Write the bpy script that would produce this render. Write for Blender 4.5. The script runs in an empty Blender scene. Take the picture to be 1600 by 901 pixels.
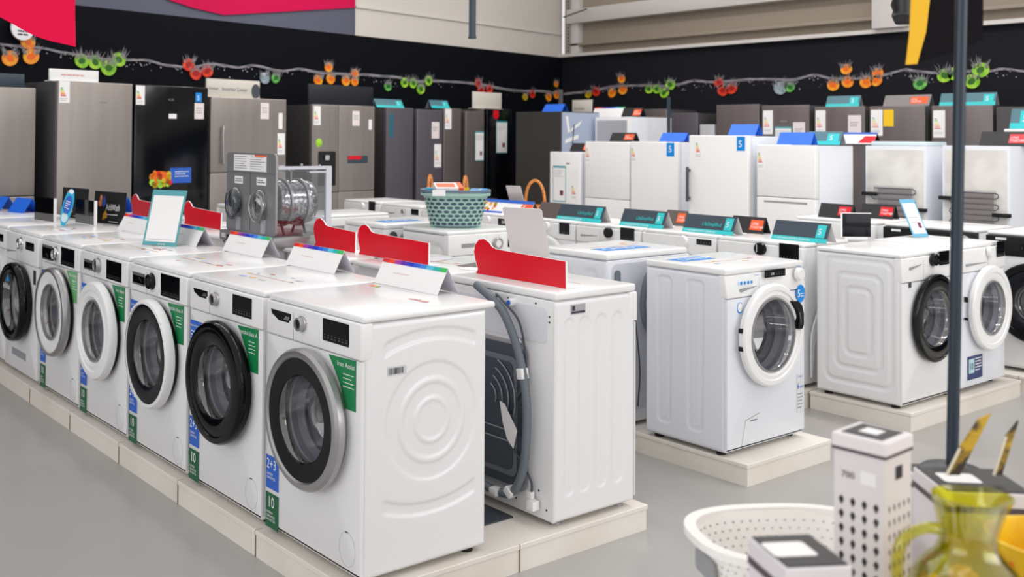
import bpy, bmesh, math, random
from mathutils import Vector, Matrix
random.seed(4)
sc = bpy.context.scene
COL = sc.collection
PI = math.pi
R_ = math.radians
# ------------------------------------------------------------------ camera, world, lights, exposure
CAM = Vector((-1.8743, -2.6734, 1.5152))
def _axes(yaw, pit, rol):
    yaw, pit, rol = R_(yaw), R_(pit), R_(rol)
    f = Vector((math.cos(yaw)*math.cos(pit), math.sin(yaw)*math.cos(pit), -math.sin(pit)))
    r = Vector((math.sin(yaw), -math.cos(yaw), 0)); u = r.cross(f)
    return f, r*math.cos(rol)+u*math.sin(rol), -r*math.sin(rol)+u*math.cos(rol)
FW, RT, UP = _axes(53.3996, -1.2025, 0.4465)
FPX, CPX, CPY = 1618.55, 617.04, 175.72
cd = bpy.data.cameras.new('camera'); cam = bpy.data.objects.new('camera', cd); COL.objects.link(cam)
m = Matrix.Identity(4)
for i in range(3):
    m[i][0] = RT[i]; m[i][1] = UP[i]; m[i][2] = -FW[i]; m[i][3] = CAM[i]
cam.matrix_world = m
cd.sensor_width = 36; cd.lens = 36*FPX/1600
cd.shift_x = (800-CPX)/1600; cd.shift_y = (CPY-450.5)/1600
cd.clip_start = .05; cd.clip_end = 100
cd.dof.use_dof = True; cd.dof.focus_distance = 3.7; cd.dof.aperture_fstop = 4.3
sc.camera = cam
sc.view_settings.view_transform = 'Standard'; sc.view_settings.look = 'None'
sc.view_settings.gamma = 1; sc.view_settings.use_curve_mapping = False
sc.view_settings.exposure = 0.0
w = bpy.data.worlds.new('world'); sc.world = w; w.use_nodes = True
w.node_tree.nodes['Background'].inputs[0].default_value = (1, .985, .975, 1)
w.node_tree.nodes['Background'].inputs[1].default_value = .84
def area(name, loc, sx, sy, power, rot=(0, 0, 0), col=(1, .97, .94)):
    l = bpy.data.lights.new(name, 'AREA'); l.shape = 'RECTANGLE'; l.size = sx; l.size_y = sy
    l.energy = power; l.color = col
    o = bpy.data.objects.new(name, l); COL.objects.link(o); o.location = loc; o.rotation_euler = rot
    return o
for k, y in enumerate((-2.6, .2, 3.0, 5.6)):
    for j, x in enumerate((-3.0, .6, 4.2, 7.4)):
        area('strip_light', (x, y, 4.6), .35, 2.2, (3, 10, 46, 32)[j])
area('rear_fill_light', (3.0, -8.0, 2.6), 9, 3.2, 180, (R_(82), 0, 0), (1, .985, .97))  # added fill from behind the camera, no window there; brightens near machine sides

area('left_fill_light', (-8.5, -1.0, 3.0), 3.0, 8, 170, (0, R_(-84), 0), (.98, .98, 1))  # added fill from the left, no entrance there; lifts fronts facing it

# ------------------------------------------------------------------ helpers
def at(u, v, x=None, y=None, z=None, d=None, pl=None):
    """point of the room seen at a place of the photograph, on a plane of the room"""
    w = FW+RT*((u-CPX)/FPX)-UP*((v-CPY)/FPX)
    if x is not None: t = (x-CAM.x)/w.x
    elif y is not None: t = (y-CAM.y)/w.y
    elif z is not None: t = (z-CAM.z)/w.z
    elif pl is not None: t = (pl[0]-CAM).dot(pl[1])/w.dot(pl[1])
    else: t = d
    return CAM+w*t
MATS = {}
def mat(name, col, rough=.5, metal=0., **k):
    if name in MATS: return MATS[name]
    m = bpy.data.materials.new(name); m.use_nodes = True
    b = m.node_tree.nodes['Principled BSDF']
    b.inputs['Base Color'].default_value = (*col, 1); b.inputs['Roughness'].default_value = rough
    b.inputs['Metallic'].default_value = metal
    if 'coat' in k: b.inputs['Coat Weight'].default_value = k['coat']; b.inputs['Coat Roughness'].default_value = .05
    if 'spec' in k: b.inputs['Specular IOR Level'].default_value = k['spec']
    nt = m.node_tree
    if 'noise' in k:   # (scale, colour2, contrast) slow colour variation, or brushed when stretch given
        sca, c2, lo, hi = k['noise']
        tc = nt.nodes.new('ShaderNodeTexCoord'); mp = nt.nodes.new('ShaderNodeMapping'); n = nt.nodes.new('ShaderNodeTexNoise')
        r = nt.nodes.new('ShaderNodeValToRGB')
        mp.inputs['Scale'].default_value = k.get('stretch', (1, 1, 1))
        n.inputs['Scale'].default_value = sca; n.inputs['Detail'].default_value = 5
        r.color_ramp.elements[0].position = lo; r.color_ramp.elements[1].position = hi
        r.color_ramp.elements[0].color = (*col, 1); r.color_ramp.elements[1].color = (*c2, 1)
        nt.links.new(tc.outputs['Object'], mp.inputs[0]); nt.links.new(mp.outputs[0], n.inputs[0])
        nt.links.new(n.outputs[0], r.inputs[0]); nt.links.new(r.outputs[0], b.inputs['Base Color'])
        if 'bump' in k:
            bp = nt.nodes.new('ShaderNodeBump'); bp.inputs['Strength'].default_value = k['bump']; bp.inputs['Distance'].default_value = .01
            nt.links.new(n.outputs[0], bp.inputs['Height']); nt.links.new(bp.outputs[0], b.inputs['Normal'])
    MATS[name] = m
    return m
def srgb(r, g, b):
    f = lambda c: (c/255/12.92) if c/255 <= .04045 else ((c/255+.055)/1.055)**2.4
    return (f(r), f(g), f(b))
def glass(name, tint=(1, 1, 1), refl=.12, tr=.9):
    refl *= .5
    if name in MATS: return MATS[name]
    m = bpy.data.materials.new(name); m.use_nodes = True; nt = m.node_tree
    for n in list(nt.nodes): nt.nodes.remove(n)
    o = nt.nodes.new('ShaderNodeOutputMaterial'); mx = nt.nodes.new('ShaderNodeMixShader')
    t = nt.nodes.new('ShaderNodeBsdfTransparent'); t.inputs[0].default_value = (*[c*tr for c in tint], 1)
    g = nt.nodes.new('ShaderNodeBsdfGlossy'); g.inputs['Roughness'].default_value = .03
    lw = nt.nodes.new('ShaderNodeLayerWeight'); lw.inputs[0].default_value = .35
    mr = nt.nodes.new('ShaderNodeMapRange'); mr.inputs['To Min'].default_value = refl; mr.inputs['To Max'].default_value = .6
    nt.links.new(lw.outputs['Facing'], mr.inputs[0]); nt.links.new(mr.outputs[0], mx.inputs[0])
    nt.links.new(t.outputs[0], mx.inputs[1]); nt.links.new(g.outputs[0], mx.inputs[2]); nt.links.new(mx.outputs[0], o.inputs[0])
    MATS[name] = m
    return m
WHITE = mat('white enamel', srgb(232, 232, 233), .28, coat=.3)
WHITE2 = mat('white plastic', srgb(236, 236, 236), .32)
LIDW = mat('white lid laminate', srgb(236, 236, 236), .22)
COOLW = mat('cool white enamel', srgb(226, 229, 236), .3)
SEAM = mat('seam grey', srgb(150, 150, 152), .6)
SILVER = mat('satin silver', srgb(176, 174, 176), .28, .75)
CHROME = mat('chrome', srgb(220, 220, 220), .08, 1.)
BLACKG = mat('gloss black', srgb(8, 9, 12), .1, spec=.28)
BLACK = mat('black plastic', srgb(20, 21, 24), .4, spec=.3)
DARKN = mat('dark navy gloss', srgb(14, 18, 26), .14, spec=.25)
DGREY = mat('dark grey plastic', srgb(70, 76, 84), .45)
HOSE = mat('grey hose', srgb(104, 113, 122), .5)
PHOSE = mat('pale hose', srgb(196, 200, 196), .45)
RUBBER = mat('grey rubber', srgb(150, 152, 158), .4)
DRUM = mat('drum steel', srgb(196, 194, 200), .22, .8, noise=(60, srgb(150, 150, 158), .35, .6))
GLASS = glass('door glass', (.92, .93, .96), .42, .92)
CLEAR = glass('clear acrylic', (.95, .96, .97), .06, .96)
GREEN = mat('sticker green', srgb(20, 128, 74), .4)
LGREEN = mat('sticker light green', srgb(112, 178, 120), .4)
DGREEN = mat('sticker dark green', srgb(8, 92, 56), .4)
BLUE = mat('sticker blue', srgb(38, 96, 196), .4)
CYANB = mat('bright blue', srgb(10, 138, 222), .4)
RBLUE = mat('royal blue card', srgb(26, 106, 226), .45)
TEAL = mat('teal card', srgb(38, 196, 200), .45)
DTEAL = mat('dark teal frame', srgb(82, 160, 168), .4)
PAPER = mat('white card', srgb(240, 239, 239), .55)
LAV = mat('paper inside', srgb(214, 212, 222), .6)
RED = mat('red card', srgb(214, 10, 34), .28)
ORANGE = mat('orange print', srgb(242, 92, 38), .5)
YEL = mat('yellow print', srgb(246, 200, 30), .5)
TXT = mat('print white', srgb(240, 240, 240), .5)
TXTG = mat('print grey', srgb(120, 120, 124), .6)
TXTD = mat('print dark', srgb(48, 50, 58), .6)
PLAT = mat('cream platform board', srgb(232, 226, 217), .42, noise=(2.2, srgb(222, 214, 204), .42, .66))
PSEAM = mat('platform joint', srgb(150, 128, 108), .7)
CARDD = mat('charcoal card', srgb(52, 66, 78), .5)
CARDB = mat('black card', srgb(28, 27, 29), .5)
CARDBR = mat('brown grey card', srgb(92, 82, 78), .5)
STEEL = mat('brushed fridge steel', srgb(156, 149, 144), .36, .5, noise=(2, srgb(148, 141, 137), .35, .65), stretch=(6, 6, .4))
STEEL2 = mat('dark fridge steel', srgb(124, 116, 114), .36, .5, noise=(2, srgb(117, 110, 109), .35, .65), stretch=(6, 6, .4))
STEELP = mat('purple grey steel', srgb(104, 99, 108), .4, .4)
FSIDE = mat('fridge grey side', srgb(70, 68, 70), .5)
FSIDE2 = mat('fridge charcoal side', srgb(52, 51, 50), .5)
FDARK = mat('fridge black glass', srgb(10, 12, 17), .12, spec=.4)

def link(name, bm, material, parent=None, T=None, smooth=True, ang=35):
    if T is not None: bm.transform(T)
    me = bpy.data.meshes.new(name)
    bmesh.ops.recalc_face_normals(bm, faces=bm.faces)
    bm.to_mesh(me); bm.free()
    for mm in (material if isinstance(material, (list, tuple)) else [material]): me.materials.append(mm)
    if smooth:
        me.polygons.foreach_set('use_smooth', [True]*len(me.polygons))
        me.set_sharp_from_angle(angle=R_(ang))
    o = bpy.data.objects.new(name, me); COL.objects.link(o)
    if parent is not None: o.parent = parent
    return o
def NB(): return bmesh.new()
def bx(bm, x0, x1, y0, y1, z0, z1, bev=0., seg=2, T=None, mi=0):
    r = bmesh.ops.create_cube(bm, size=1)
    vs = r['verts']
    for v in vs:
        v.co = Vector(((x0+x1)/2+v.co.x*(x1-x0), (y0+y1)/2+v.co.y*(y1-y0), (z0+z1)/2+v.co.z*(z1-z0)))
    es = list({e for v in vs for e in v.link_edges}); fs = list({f for v in vs for f in v.link_faces})
    for f in fs: f.material_index = mi
    if bev > 0:
        rb = bmesh.ops.bevel(bm, geom=es, offset=bev, segments=seg, affect='EDGES', profile=.5)
        vs = list({v for f in rb['faces'] for v in f.verts} | {v for v in vs if v.is_valid})
    if T is not None: bmesh.ops.transform(bm, matrix=T, verts=vs)
    return vs
def lathe(bm, prof, n=48, T=None, mi=0, close=False):
    """prof: (r, z) pairs turned about +z"""
    rings = []
    new = []
    for r, z in prof:
        if r < 1e-6:
            v = bm.verts.new((0, 0, z)); rings.append([v]); new.append(v)
        else:
            ring = [bm.verts.new((r*math.cos(2*PI*i/n), r*math.sin(2*PI*i/n), z)) for i in range(n)]
            rings.append(ring); new += ring
    pairs = list(zip(rings, rings[1:]))
    if close: pairs.append((rings[-1], rings[0]))
    for a, b in pairs:
        for i in range(n):
            j = (i+1) % n
            if len(a) == 1 and len(b) == 1: continue
            if len(a) == 1: f = bm.faces.new((a[0], b[i], b[j]))
            elif len(b) == 1: f = bm.faces.new((a[i], a[j], b[0]))
            else: f = bm.faces.new((a[i], a[j], b[j], b[i]))
            f.material_index = mi
    if T is not None: bmesh.ops.transform(bm, matrix=T, verts=new)
    return new
def tube(bm, pts, r, n=10, T=None, rib=0., mi=0):
    P = [Vector(p) for p in pts]
    new = []; rings = []
    up = None
    for i, p in enumerate(P):
        d = (P[min(i+1, len(P)-1)]-P[max(i-1, 0)]).normalized()
        if up is None:
            up = d.orthogonal().normalized()
        up = (up-d*up.dot(d)).normalized(); s = d.cross(up)
        rr = (r[i] if isinstance(r, (list, tuple)) else r)*(1+(rib if i % 2 else 0))
        ring = [bm.verts.new(p+(up*math.cos(2*PI*k/n)+s*math.sin(2*PI*k/n))*rr) for k in range(n)]
        rings.append(ring); new += ring
    for a, b in zip(rings, rings[1:]):
        for i in range(n):
            j = (i+1) % n
            f = bm.faces.new((a[i], a[j], b[j], b[i])); f.material_index = mi
    for e in (rings[0], rings[-1]):
        f = bm.faces.new(e); f.material_index = mi
    if T is not None: bmesh.ops.transform(bm, matrix=T, verts=new)
def spline(ctrl, n=40):
    P = [Vector(c) for c in ctrl]; P = [P[0]*2-P[1]]+P+[P[-1]*2-P[-2]]
    out = []
    seg = len(P)-3
    for k in range(n+1):
        t = k/n*seg; i = min(int(t), seg-1); t -= i
        a, b, c, d = P[i:i+4]
        out.append(.5*((2*b)+(c-a)*t+(2*a-5*b+4*c-d)*t*t+(3*b-a-3*c+d)*t**3))
    return out
def prism(bm, poly, t, T=None, mi=0):
    """polygon in local XZ, front at y=0 facing -y, thickness t towards +y"""
    a = [bm.verts.new((x, 0, z)) for x, z in poly]; b = [bm.verts.new((x, t, z)) for x, z in poly]
    fs = [bm.faces.new(a), bm.faces.new(b[::-1])]
    n = len(poly)
    for i in range(n): fs.append(bm.faces.new((a[i], b[i], b[(i+1) % n], a[(i+1) % n])))
    for f in fs: f.material_index = mi
    if T is not None: bmesh.ops.transform(bm, matrix=T, verts=a+b)
def disc(cx, cz, rx, rz=None, n=28): 
    rz = rz or rx
    return [(cx+rx*math.cos(2*PI*i/n), cz+rz*math.sin(2*PI*i/n)) for i in range(n)]
def rect(x0, x1, z0, z1): return [(x0, z0), (x1, z0), (x1, z1), (x0, z1)]
def rrect(x0, x1, z0, z1, r, n=5):
    o = []
    for cx, cz, a in ((x1-r, z1-r, 0), (x0+r, z1-r, 90), (x0+r, z0+r, 180), (x1-r, z0+r, 270)):
        for k in range(n+1):
            t = R_(a+90*k/n); o.append((cx+r*math.cos(t), cz+r*math.sin(t)))
    return o
def plate(name, poly, t, material, parent, T=None, y=0., label=None):
    bm = NB(); prism(bm, poly, t)
    o = link(name, bm, material, parent, (T or Matrix())@Matrix.Translation((0, y, 0)), smooth=False)
    if label: o['label'] = label
    return o
_tc = {}
def text(name, body, size, material, parent, T=None, align='LEFT', x=0, z=0, y=0., sx=1.):
    """lettering in local XZ facing -y"""
    key = (body, align)
    if key not in _tc:
        c = bpy.data.curves.new('lettering', 'FONT'); c.body = body; c.align_x = align; c.size = 1; c.extrude = .004; c.resolution_u = 2
        c.space_line = 1.05
        o = bpy.data.objects.new('lettering', c)
        COL.objects.link(o); dg = bpy.context.evaluated_depsgraph_get()
        me = bpy.data.meshes.new_from_object(o.evaluated_get(dg)); bpy.data.objects.remove(o); _tc[key] = me
    me = _tc[key].copy(); me.name = name
    M = (T or Matrix())@Matrix.Translation((x, y, z))@Matrix.Rotation(PI/2, 4, 'X')@Matrix.Diagonal((size*sx, size, size*.2, 1))
    me.transform(M); me.materials.clear(); me.materials.append(material)
    o = bpy.data.objects.new(name, me); COL.objects.link(o); o.parent = parent
    return o
def lines(name, x0, x1, z0, n, dz, h, material, parent, T=None, y=0., seed=1):
    """rows of tiny print as short bars"""
    r = random.Random(seed); bm = NB()
    for k in range(n):
        x = x0
        xe = x1-(x1-x0)*r.uniform(0, .3)
        while x < xe-h:
            l = min(r.uniform(1.5, 5)*h, xe-x)
            prism(bm, rect(x, x+l, z0-k*dz-h, z0-k*dz), .0006); x += l+h*.7
    return link(name, bm, material, parent, (T or Matrix())@Matrix.Translation((0, y, 0)), smooth=False)
def thing(name, label, cat, loc=(0, 0, 0), rz=0., group=None, mtx=None):
    o = bpy.data.objects.new(name, None); COL.objects.link(o); o.empty_display_size = .1
    o.location = loc; o.rotation_euler = (0, 0, rz)
    if mtx is not None: o.matrix_world = mtx
    return tag(o, label, cat, group)
def tag(o, label, cat, group=None):
    o['label'] = label; o['category'] = cat
    if group: o['group'] = group
    return o
def struct(o): o['kind'] = 'structure'; return o
def kids(o): return [c for c in bpy.data.objects if c.parent is o]
def copy_tree(o, label, loc, rz, group=None):
    c = o.copy(); COL.objects.link(c); c.location = loc; c.rotation_euler = (0, 0, rz); tag(c, label, o['category'], group or o.get('group'))
    for ch in kids(o):
        d = ch.copy(); COL.objects.link(d); d.parent = c
        for g in kids(ch):
            e = g.copy(); COL.objects.link(e); e.parent = d
    return c
TF = lambda x, y, z: Matrix.Translation((x, y, z))
RX = lambda a: Matrix.Rotation(a, 4, 'X')
RY = lambda a: Matrix.Rotation(a, 4, 'Y')
RZ = lambda a: Matrix.Rotation(a, 4, 'Z')
AXF = RX(PI/2)       # turns the lathe axis +z to -y (towards the front)

# ------------------------------------------------------------------ room
FLOORM = mat('grey resin floor', srgb(174, 173, 171), .3, noise=(.5, srgb(160, 156, 152), .4, .65))
WALLB = mat('black wall paint', srgb(6, 9, 16), .7, spec=.12)
WALLB2 = mat('charcoal wall paint', srgb(25, 25, 31), .7, spec=.15)
WALLW = mat('upper wall white', srgb(206, 200, 192), .7)
BEIGE = mat('beige corrugated panel', srgb(150, 138, 124), .7)
BEAMW = mat('beam white', srgb(205, 200, 196), .6)
GREYB = mat('grey blue fascia', srgb(84, 86, 104), .6)
MAGENTA = mat('magenta banner', srgb(200, 0, 74), .6, spec=.2)
CRN = at(878, 90, x=9.7)
AN = R_(11)
DV = Vector((math.cos(AN), math.sin(AN), 0)); NV = Vector((-DV.y, DV.x, 0))
def lw(off): return (Vector((CRN.x, CRN.y, 0))-NV*off, NV)
WT = 2.715
bm = NB(); bx(bm, -9, 12, -7, 12, -.1, 0); struct(link('floor', bm, FLOORM, smooth=False))
def wallbox(name, s0, s1, y0, y1, z0, z1, m, parent=None):
    """box along the left wall: s from the corner, y behind the wall face"""
    bm = NB(); bx(bm, s0, s1, y0, y1, z0, z1)
    T = Matrix.Translation((CRN.x, CRN.y, 0))@RZ(AN)
    return link(name, bm, m, parent, T, smooth=False)
struct(wallbox('wall_left', -16, .12, 0, .12, 0, WT, WALLB))
bm = NB(); bx(bm, 9.7, 9.82, -7, CRN.y+.02, 0, WT); struct(link('wall_right', bm, WALLB2, smooth=False))
s555 = (at(555, 55, pl=lw(0))-Vector((CRN.x, CRN.y, 0))).dot(DV)
struct(wallbox('wall_left_upper', s555, -.0, .0, .14, WT+.002, 4.8, WALLW))
struct(wallbox('trim_1', s555, -.02, -.02, 0, WT+.22+.12, WT+.36, BEAMW))
struct(wallbox('wall_left_fascia', -16, s555-.004, -.0, .14, WT+.002, 4.8, GREYB))
# magenta shape painted across the fascia
def wpoly(name, pts, m, parent=None, off=.01, t=.01, right=False):
    bm = NB()
    P = [at(u, v, x=9.7-off) if right else at(u, v, pl=lw(off)) for u, v in pts]
    n = Vector((1, 0, 0)) if right else NV
    a = [bm.verts.new(p) for p in P]; b = [bm.verts.new(p+n*t) for p in P]
    bm.faces.new(a); bm.faces.new(b[::-1]); k = len(a)
    for i in range(k): bm.faces.new((a[i], b[i], b[(i+1) % k], a[(i+1) % k]))
    return link(name, bm, m, parent, smooth=False)
tag(wpoly('wall_graphic', [(200, -60), (262, -1), (300, 12), (350, 23.5), (555, 12), (555, -60)], MAGENTA, off=.02, t=.018), 'magenta angular wall graphic on grey fascia above the fridges', 'wall graphic')
bm = NB(); bx(bm, 9.78, 9.9, -7, CRN.y+.02, WT+.04, 4.8)
for k in range(130):
    y = -6.5+k*.12
    if y < CRN.y: pass
struct(link('wall_right_upper', bm, BEIGE, smooth=False))
bm = NB(); bx(bm, 9.62, 9.8, -7, CRN.y, WT, WT+.045); struct(link('trim_2', bm, BEAMW, smooth=False))
bm = NB()
zb0, zb1 = at(905, 37, x=9.7).z, at(905, 15, x=9.7).z
bx(bm, 9.6, 9.78, -7, CRN.y-.18, zb0, zb1, .01); struct(link('trim_3', bm, BEAMW))
bm = NB(); bx(bm, 9.66, 9.78, -7, CRN.y-.18, WT+.16, WT+.2, .005); struct(link('trim_4', bm, BEIGE))
bm = NB(); y0 = at(1420, 40, x=9.6).y; y1 = at(1365, 40, x=9.6).y
bx(bm, 9.55, 9.78, y0, y1, WT+.045, 4.8, .01); struct(link('trim_5', bm, BEAMW))
bm = NB(); bx(bm, 9.66, 9.78, CRN.y-.36, CRN.y-.16, WT+.045, 4.8, .005); struct(link('trim_6', bm, BEAMW))
t = thing('corner_rail', 'grey perforated metal rail upright in the white wall corner', 'rail', (9.66, CRN.y-.2, WT+.05))
bm = NB(); bx(bm, -.03, .03, -.03, .03, 0, 2.0); link('post', bm, SILVER, t)
bm = NB()
for k in range(40): bx(bm, -.034, -.028, -.012, .012, .03+k*.05, .05+k*.05)
link('slot_strip', bm, BLACK, t)
bm = NB(); tube(bm, [at(880, 27, x=9.3), at(917, 14, x=9.5)], .012); tag(link('wall_rod', bm, DGREY), 'thin grey rod sticking out beside the white wall corner', 'rod')
bm = NB(); p = at(738, 60, d=8.5); tube(bm, [p, p+Vector((0, 0, 1.6))], .03); tube(bm, [p, p+Vector((0, 0, .015))], .036)
tag(link('ceiling_drop_pole', bm, CARDD), 'dark pole hanging from the ceiling in front of the white wall panel', 'pole')

# fruit mural: water line, splashes and fruit
FRU = {'orange': mat('mural orange', srgb(244, 126, 20), .5, noise=(14, srgb(252, 176, 40), .4, .62)),
       'lime': mat('mural lime', srgb(120, 190, 30), .5, noise=(12, srgb(176, 222, 70), .4, .62)),
       'green': mat('mural green', srgb(60, 150, 60), .5, noise=(16, srgb(130, 200, 100), .4, .62)),
       'red': mat('mural red', srgb(206, 34, 22), .5, noise=(16, srgb(232, 84, 40), .45, .65)),
       'yellow': mat('mural yellow', srgb(226, 200, 40), .5, noise=(14, srgb(190, 160, 20), .4, .62)),
       'garlic': mat('mural pale bulb', srgb(186, 200, 206), .5, noise=(16, srgb(120, 140, 150), .4, .62))}
FRI = {'orange': mat('mural orange core', srgb(240, 104, 12), .5), 'lime': mat('mural lime core', srgb(44, 100, 20), .5),
       'green': mat('mural green core', srgb(30, 104, 40), .5), 'red': mat('mural red core', srgb(160, 16, 12), .5),
       'yellow': mat('mural yellow core', srgb(180, 140, 10), .5), 'garlic': mat('mural bulb core', srgb(140, 156, 164), .5)}
SPL = mat('mural splash', srgb(150, 146, 152), .6)
def mural(name, label, line, fruits, right):
    root = tag(thing(name, label, 'mural'), label, 'mural', 'fruit splash mural on the black walls')
    cnt = 0
    pos = lambda u, v, off: (at(u, v, x=9.7-off) if right else at(u, v, pl=lw(off)))
    n = Vector((1, 0, 0)) if right else NV
    al = Vector((0, -1, 0)) if right else DV
    # water line as a ragged ribbon
    bm = NB(); rn = random.Random(7)
    pts = spline([(a, b, 0) for a, b in line], 260)
    for rep, (amp, th) in enumerate(((0, .7), (2.4, .3), (-2.2, .28))):
        prev = None
        for i, p in enumerate(pts):
            tt = th*(1+1.2*abs(math.sin(i*.31+rep))*rn.random())
            dv = amp*math.sin(i*.13+rep*1.7)
            a = pos(p.x, p.y+dv-tt, .012); b = pos(p.x, p.y+dv+tt, .012)
            va = [bm.verts.new(q) for q in (a, b, b+n*.01, a+n*.01)]
            if prev: 
                for k in range(4): bm.faces.new((prev[k], prev[(k+1) % 4], va[(k+1) % 4], va[k]))
            prev = va
    # droplets under the line
    for i in range(150):
        p = pts[rn.randrange(len(pts))]; q = pos(p.x+rn.uniform(-4, 4), p.y+rn.uniform(3, 20)*rn.random(), .012)
        s = rn.uniform(.004, .011)
        vs = [bm.verts.new(q+al*s*math.cos(k*2*PI/5)+Vector((0, 0, s*math.sin(k*2*PI/5)))) for k in range(5)]
        bm.faces.new(vs)
    link('water_line', bm, SPL, root, smooth=False)
    for (u, v, r, kind) in fruits:
        c = pos(u, v, .016); c2 = pos(u, v+r, .016); rad = abs(c2.z-c.z)*1.1
        bm = NB()
        def ell(bm, c, rx, rz, t, ang=0, mi=0):
            K = 22
            a = []; b = []
            for k in range(K):
                x = rx*math.cos(2*PI*k/K); z = rz*math.sin(2*PI*k/K)
                q = c+al*(x*math.cos(ang)-z*math.sin(ang))+Vector((0, 0, x*math.sin(ang)+z*math.cos(ang)))
                a.append(bm.verts.new(q)); b.append(bm.verts.new(q+n*t))
            f = bm.faces.new(a); f.material_index = mi; f = bm.faces.new(b[::-1]); f.material_index = mi
            for k in range(K):
                f = bm.faces.new((a[k], b[k], b[(k+1) % K], a[(k+1) % K])); f.material_index = mi
        ell(bm, c, rad*1.12, rad, .012, rn.uniform(-.5, .5))
        ell(bm, c-n*.003, rad*.55, rad*.42, .003, rn.uniform(-.6, .6), 1)
        link('printed_'+{'garlic': 'bulb'}.get(kind, kind), bm, [FRU[kind], FRI[kind]], root, smooth=False)
        bm = NB()
        for k in range(22):
            a0 = rn.uniform(.1, PI-.1); L = rad*rn.uniform(.7, 1.9); wv = rad*rn.uniform(.025, .07)
            base = c+al*math.cos(a0)*rad*.8+Vector((0, 0, math.sin(a0)*rad*.5))
            d = al*math.cos(a0)*.6+Vector((0, 0, 1)); d.normalize(); s = d.cross(n)
            tip = base+d*L*.9+al*rn.uniform(-.3, .3)*rad; mid = (base+tip)/2+s*rn.uniform(-.2, .2)*rad
            vs = [bm.verts.new(q-n*.006) for q in (base-s*wv, mid-s*wv*.7, tip, mid+s*wv*.7, base+s*wv)]
            bm.faces.new(vs)
        link('splash', bm, SPL, root, smooth=False)
    return root
mural('fruit_mural', 'long fruit and water splash mural on the black wall over the steel fridges',
      [(-8, 66), (0, 68), (30, 73), (60, 75), (90, 80), (118, 84), (165, 92), (200, 94), (230, 95), (260, 101), (300, 104), (330, 100), (370, 106), (400, 103), (440, 110), (470, 107), (500, 114), (560, 117), (590, 118), (620, 120), (650, 127), (680, 127), (740, 131), (800, 140), (850, 142), (877, 147)],
      [(16, 91, 11, 'orange'), (44, 66, 10, 'orange'), (49, 88, 11, 'orange'), (128, 95, 10, 'lime'), (149, 97, 10, 'lime'), (170, 106, 11, 'lime'), (186, 93, 10, 'lime'),
       (295, 101, 9, 'red'), (306, 115, 9, 'red'), (324, 111, 9, 'red'), (414, 122, 8, 'garlic'), (431, 122, 7, 'green'), (497.5, 125, 7.5, 'orange'), (514, 105, 7, 'orange'), (517, 123, 7.5, 'orange'), (541, 126, 7.5, 'orange'), (555, 115, 6.5, 'orange'), (554.6, 127, 6.5, 'orange'),
       (606.6, 135, 6.5, 'green'), (632.6, 129, 7, 'lime'), (646, 130, 7, 'lime'), (658, 139, 7.5, 'lime'), (670, 126, 7, 'lime'), (748, 130, 6.5, 'red'), (752, 141, 7, 'red'), (765, 139, 6.5, 'red'), (821, 151.5, 5, 'yellow'), (832, 146.6, 6, 'red'), (857.7, 151.5, 6, 'orange'), (869.5, 131, 4.5, 'orange'), (870, 148, 6, 'orange')], False)
mural('fruit_mural', 'fruit and water splash mural on the charcoal wall right of the corner',
      [(881, 146), (920, 142), (960, 136), (1000, 134), (1040, 134), (1060, 131), (1085, 127), (1120, 129), (1160, 124), (1200, 123), (1240, 125), (1270, 118), (1300, 122), (1340, 122), (1380, 118), (1410, 110), (1430, 110), (1470, 114), (1510, 112), (1545, 112), (1570, 107), (1600, 111), (1612, 112)],
      [(919, 147.6, 5, 'yellow'), (931, 143, 6.5, 'red'), (956, 145, 6.5, 'orange'), (970.7, 123, 6, 'orange'), (972.7, 140, 7, 'orange'), (1014, 139, 6.5, 'lime'), (1026, 139, 6.5, 'lime'), (1037.7, 145, 7, 'lime'), (1047, 132, 7.5, 'lime'),
       (1123, 129, 7, 'red'), (1129, 141, 8, 'red'), (1143, 138, 8, 'red'), (1218.6, 137.5, 9, 'garlic'), (1234, 136, 7, 'green'), (1301.6, 133, 8, 'orange'), (1322, 108, 7.5, 'orange'), (1324, 128, 8, 'orange'), (1353, 128, 8.5, 'orange'), (1371, 114, 7.5, 'orange'), (1369, 126, 7.5, 'orange'),
       (1437.5, 130, 9, 'green'), (1475.8, 118, 9.5, 'lime'), (1491, 115, 9, 'lime'), (1518, 127, 10, 'lime'), (1532, 109, 10.5, 'lime')], True)

# ------------------------------------------------------------------ platforms
PH = .096
def platform(label, x0, x1, y0, y1, joints_x=(), joints_y=(), group='cream display platforms on the shop floor'):
    t = thing('display_platform', label, 'platform', ((x0+x1)/2, (y0+y1)/2, 0), 0, group)
    T = TF(-(x0+x1)/2, -(y0+y1)/2, 0)
    bm = NB(); bx(bm, x0+.004, x1-.004, y0+.004, y1-.004, 0, PH-.019); link('plinth', bm, PLAT, t, T, smooth=False)
    bm = NB(); bx(bm, x0, x1, y0, y1, PH-.018, PH, .002, 1); link('top_board', bm, PLAT, t, T, smooth=False)
    for j in joints_x:
        bm = NB(); bx(bm, j-.0015, j+.0015, y0-.0006, y0+.006, .0, PH+.0004); link('joint_line', bm, PSEAM, t, T, smooth=False)
    for j in joints_y:
        bm = NB(); bx(bm, x0-.0006, x0+.03, j-.0015, j+.0015, .0, PH+.0004); link('joint_line', bm, PSEAM, t, T, smooth=False)
    return t
ppx = at(812, 850.5, z=PH)
e1 = at(1010, 787, z=PH)
platform('long cream platform under the front row and the back-to-back row of washing machines', -.037, e1.x, -.03, 5.25, (ppx.x,), [ .62, 1.27, 1.9, 2.55, 3.2, 3.85, 4.5])
c1 = at(1168, 726.5, z=PH); c2 = at(1298.6, 686, z=PH)
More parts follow.
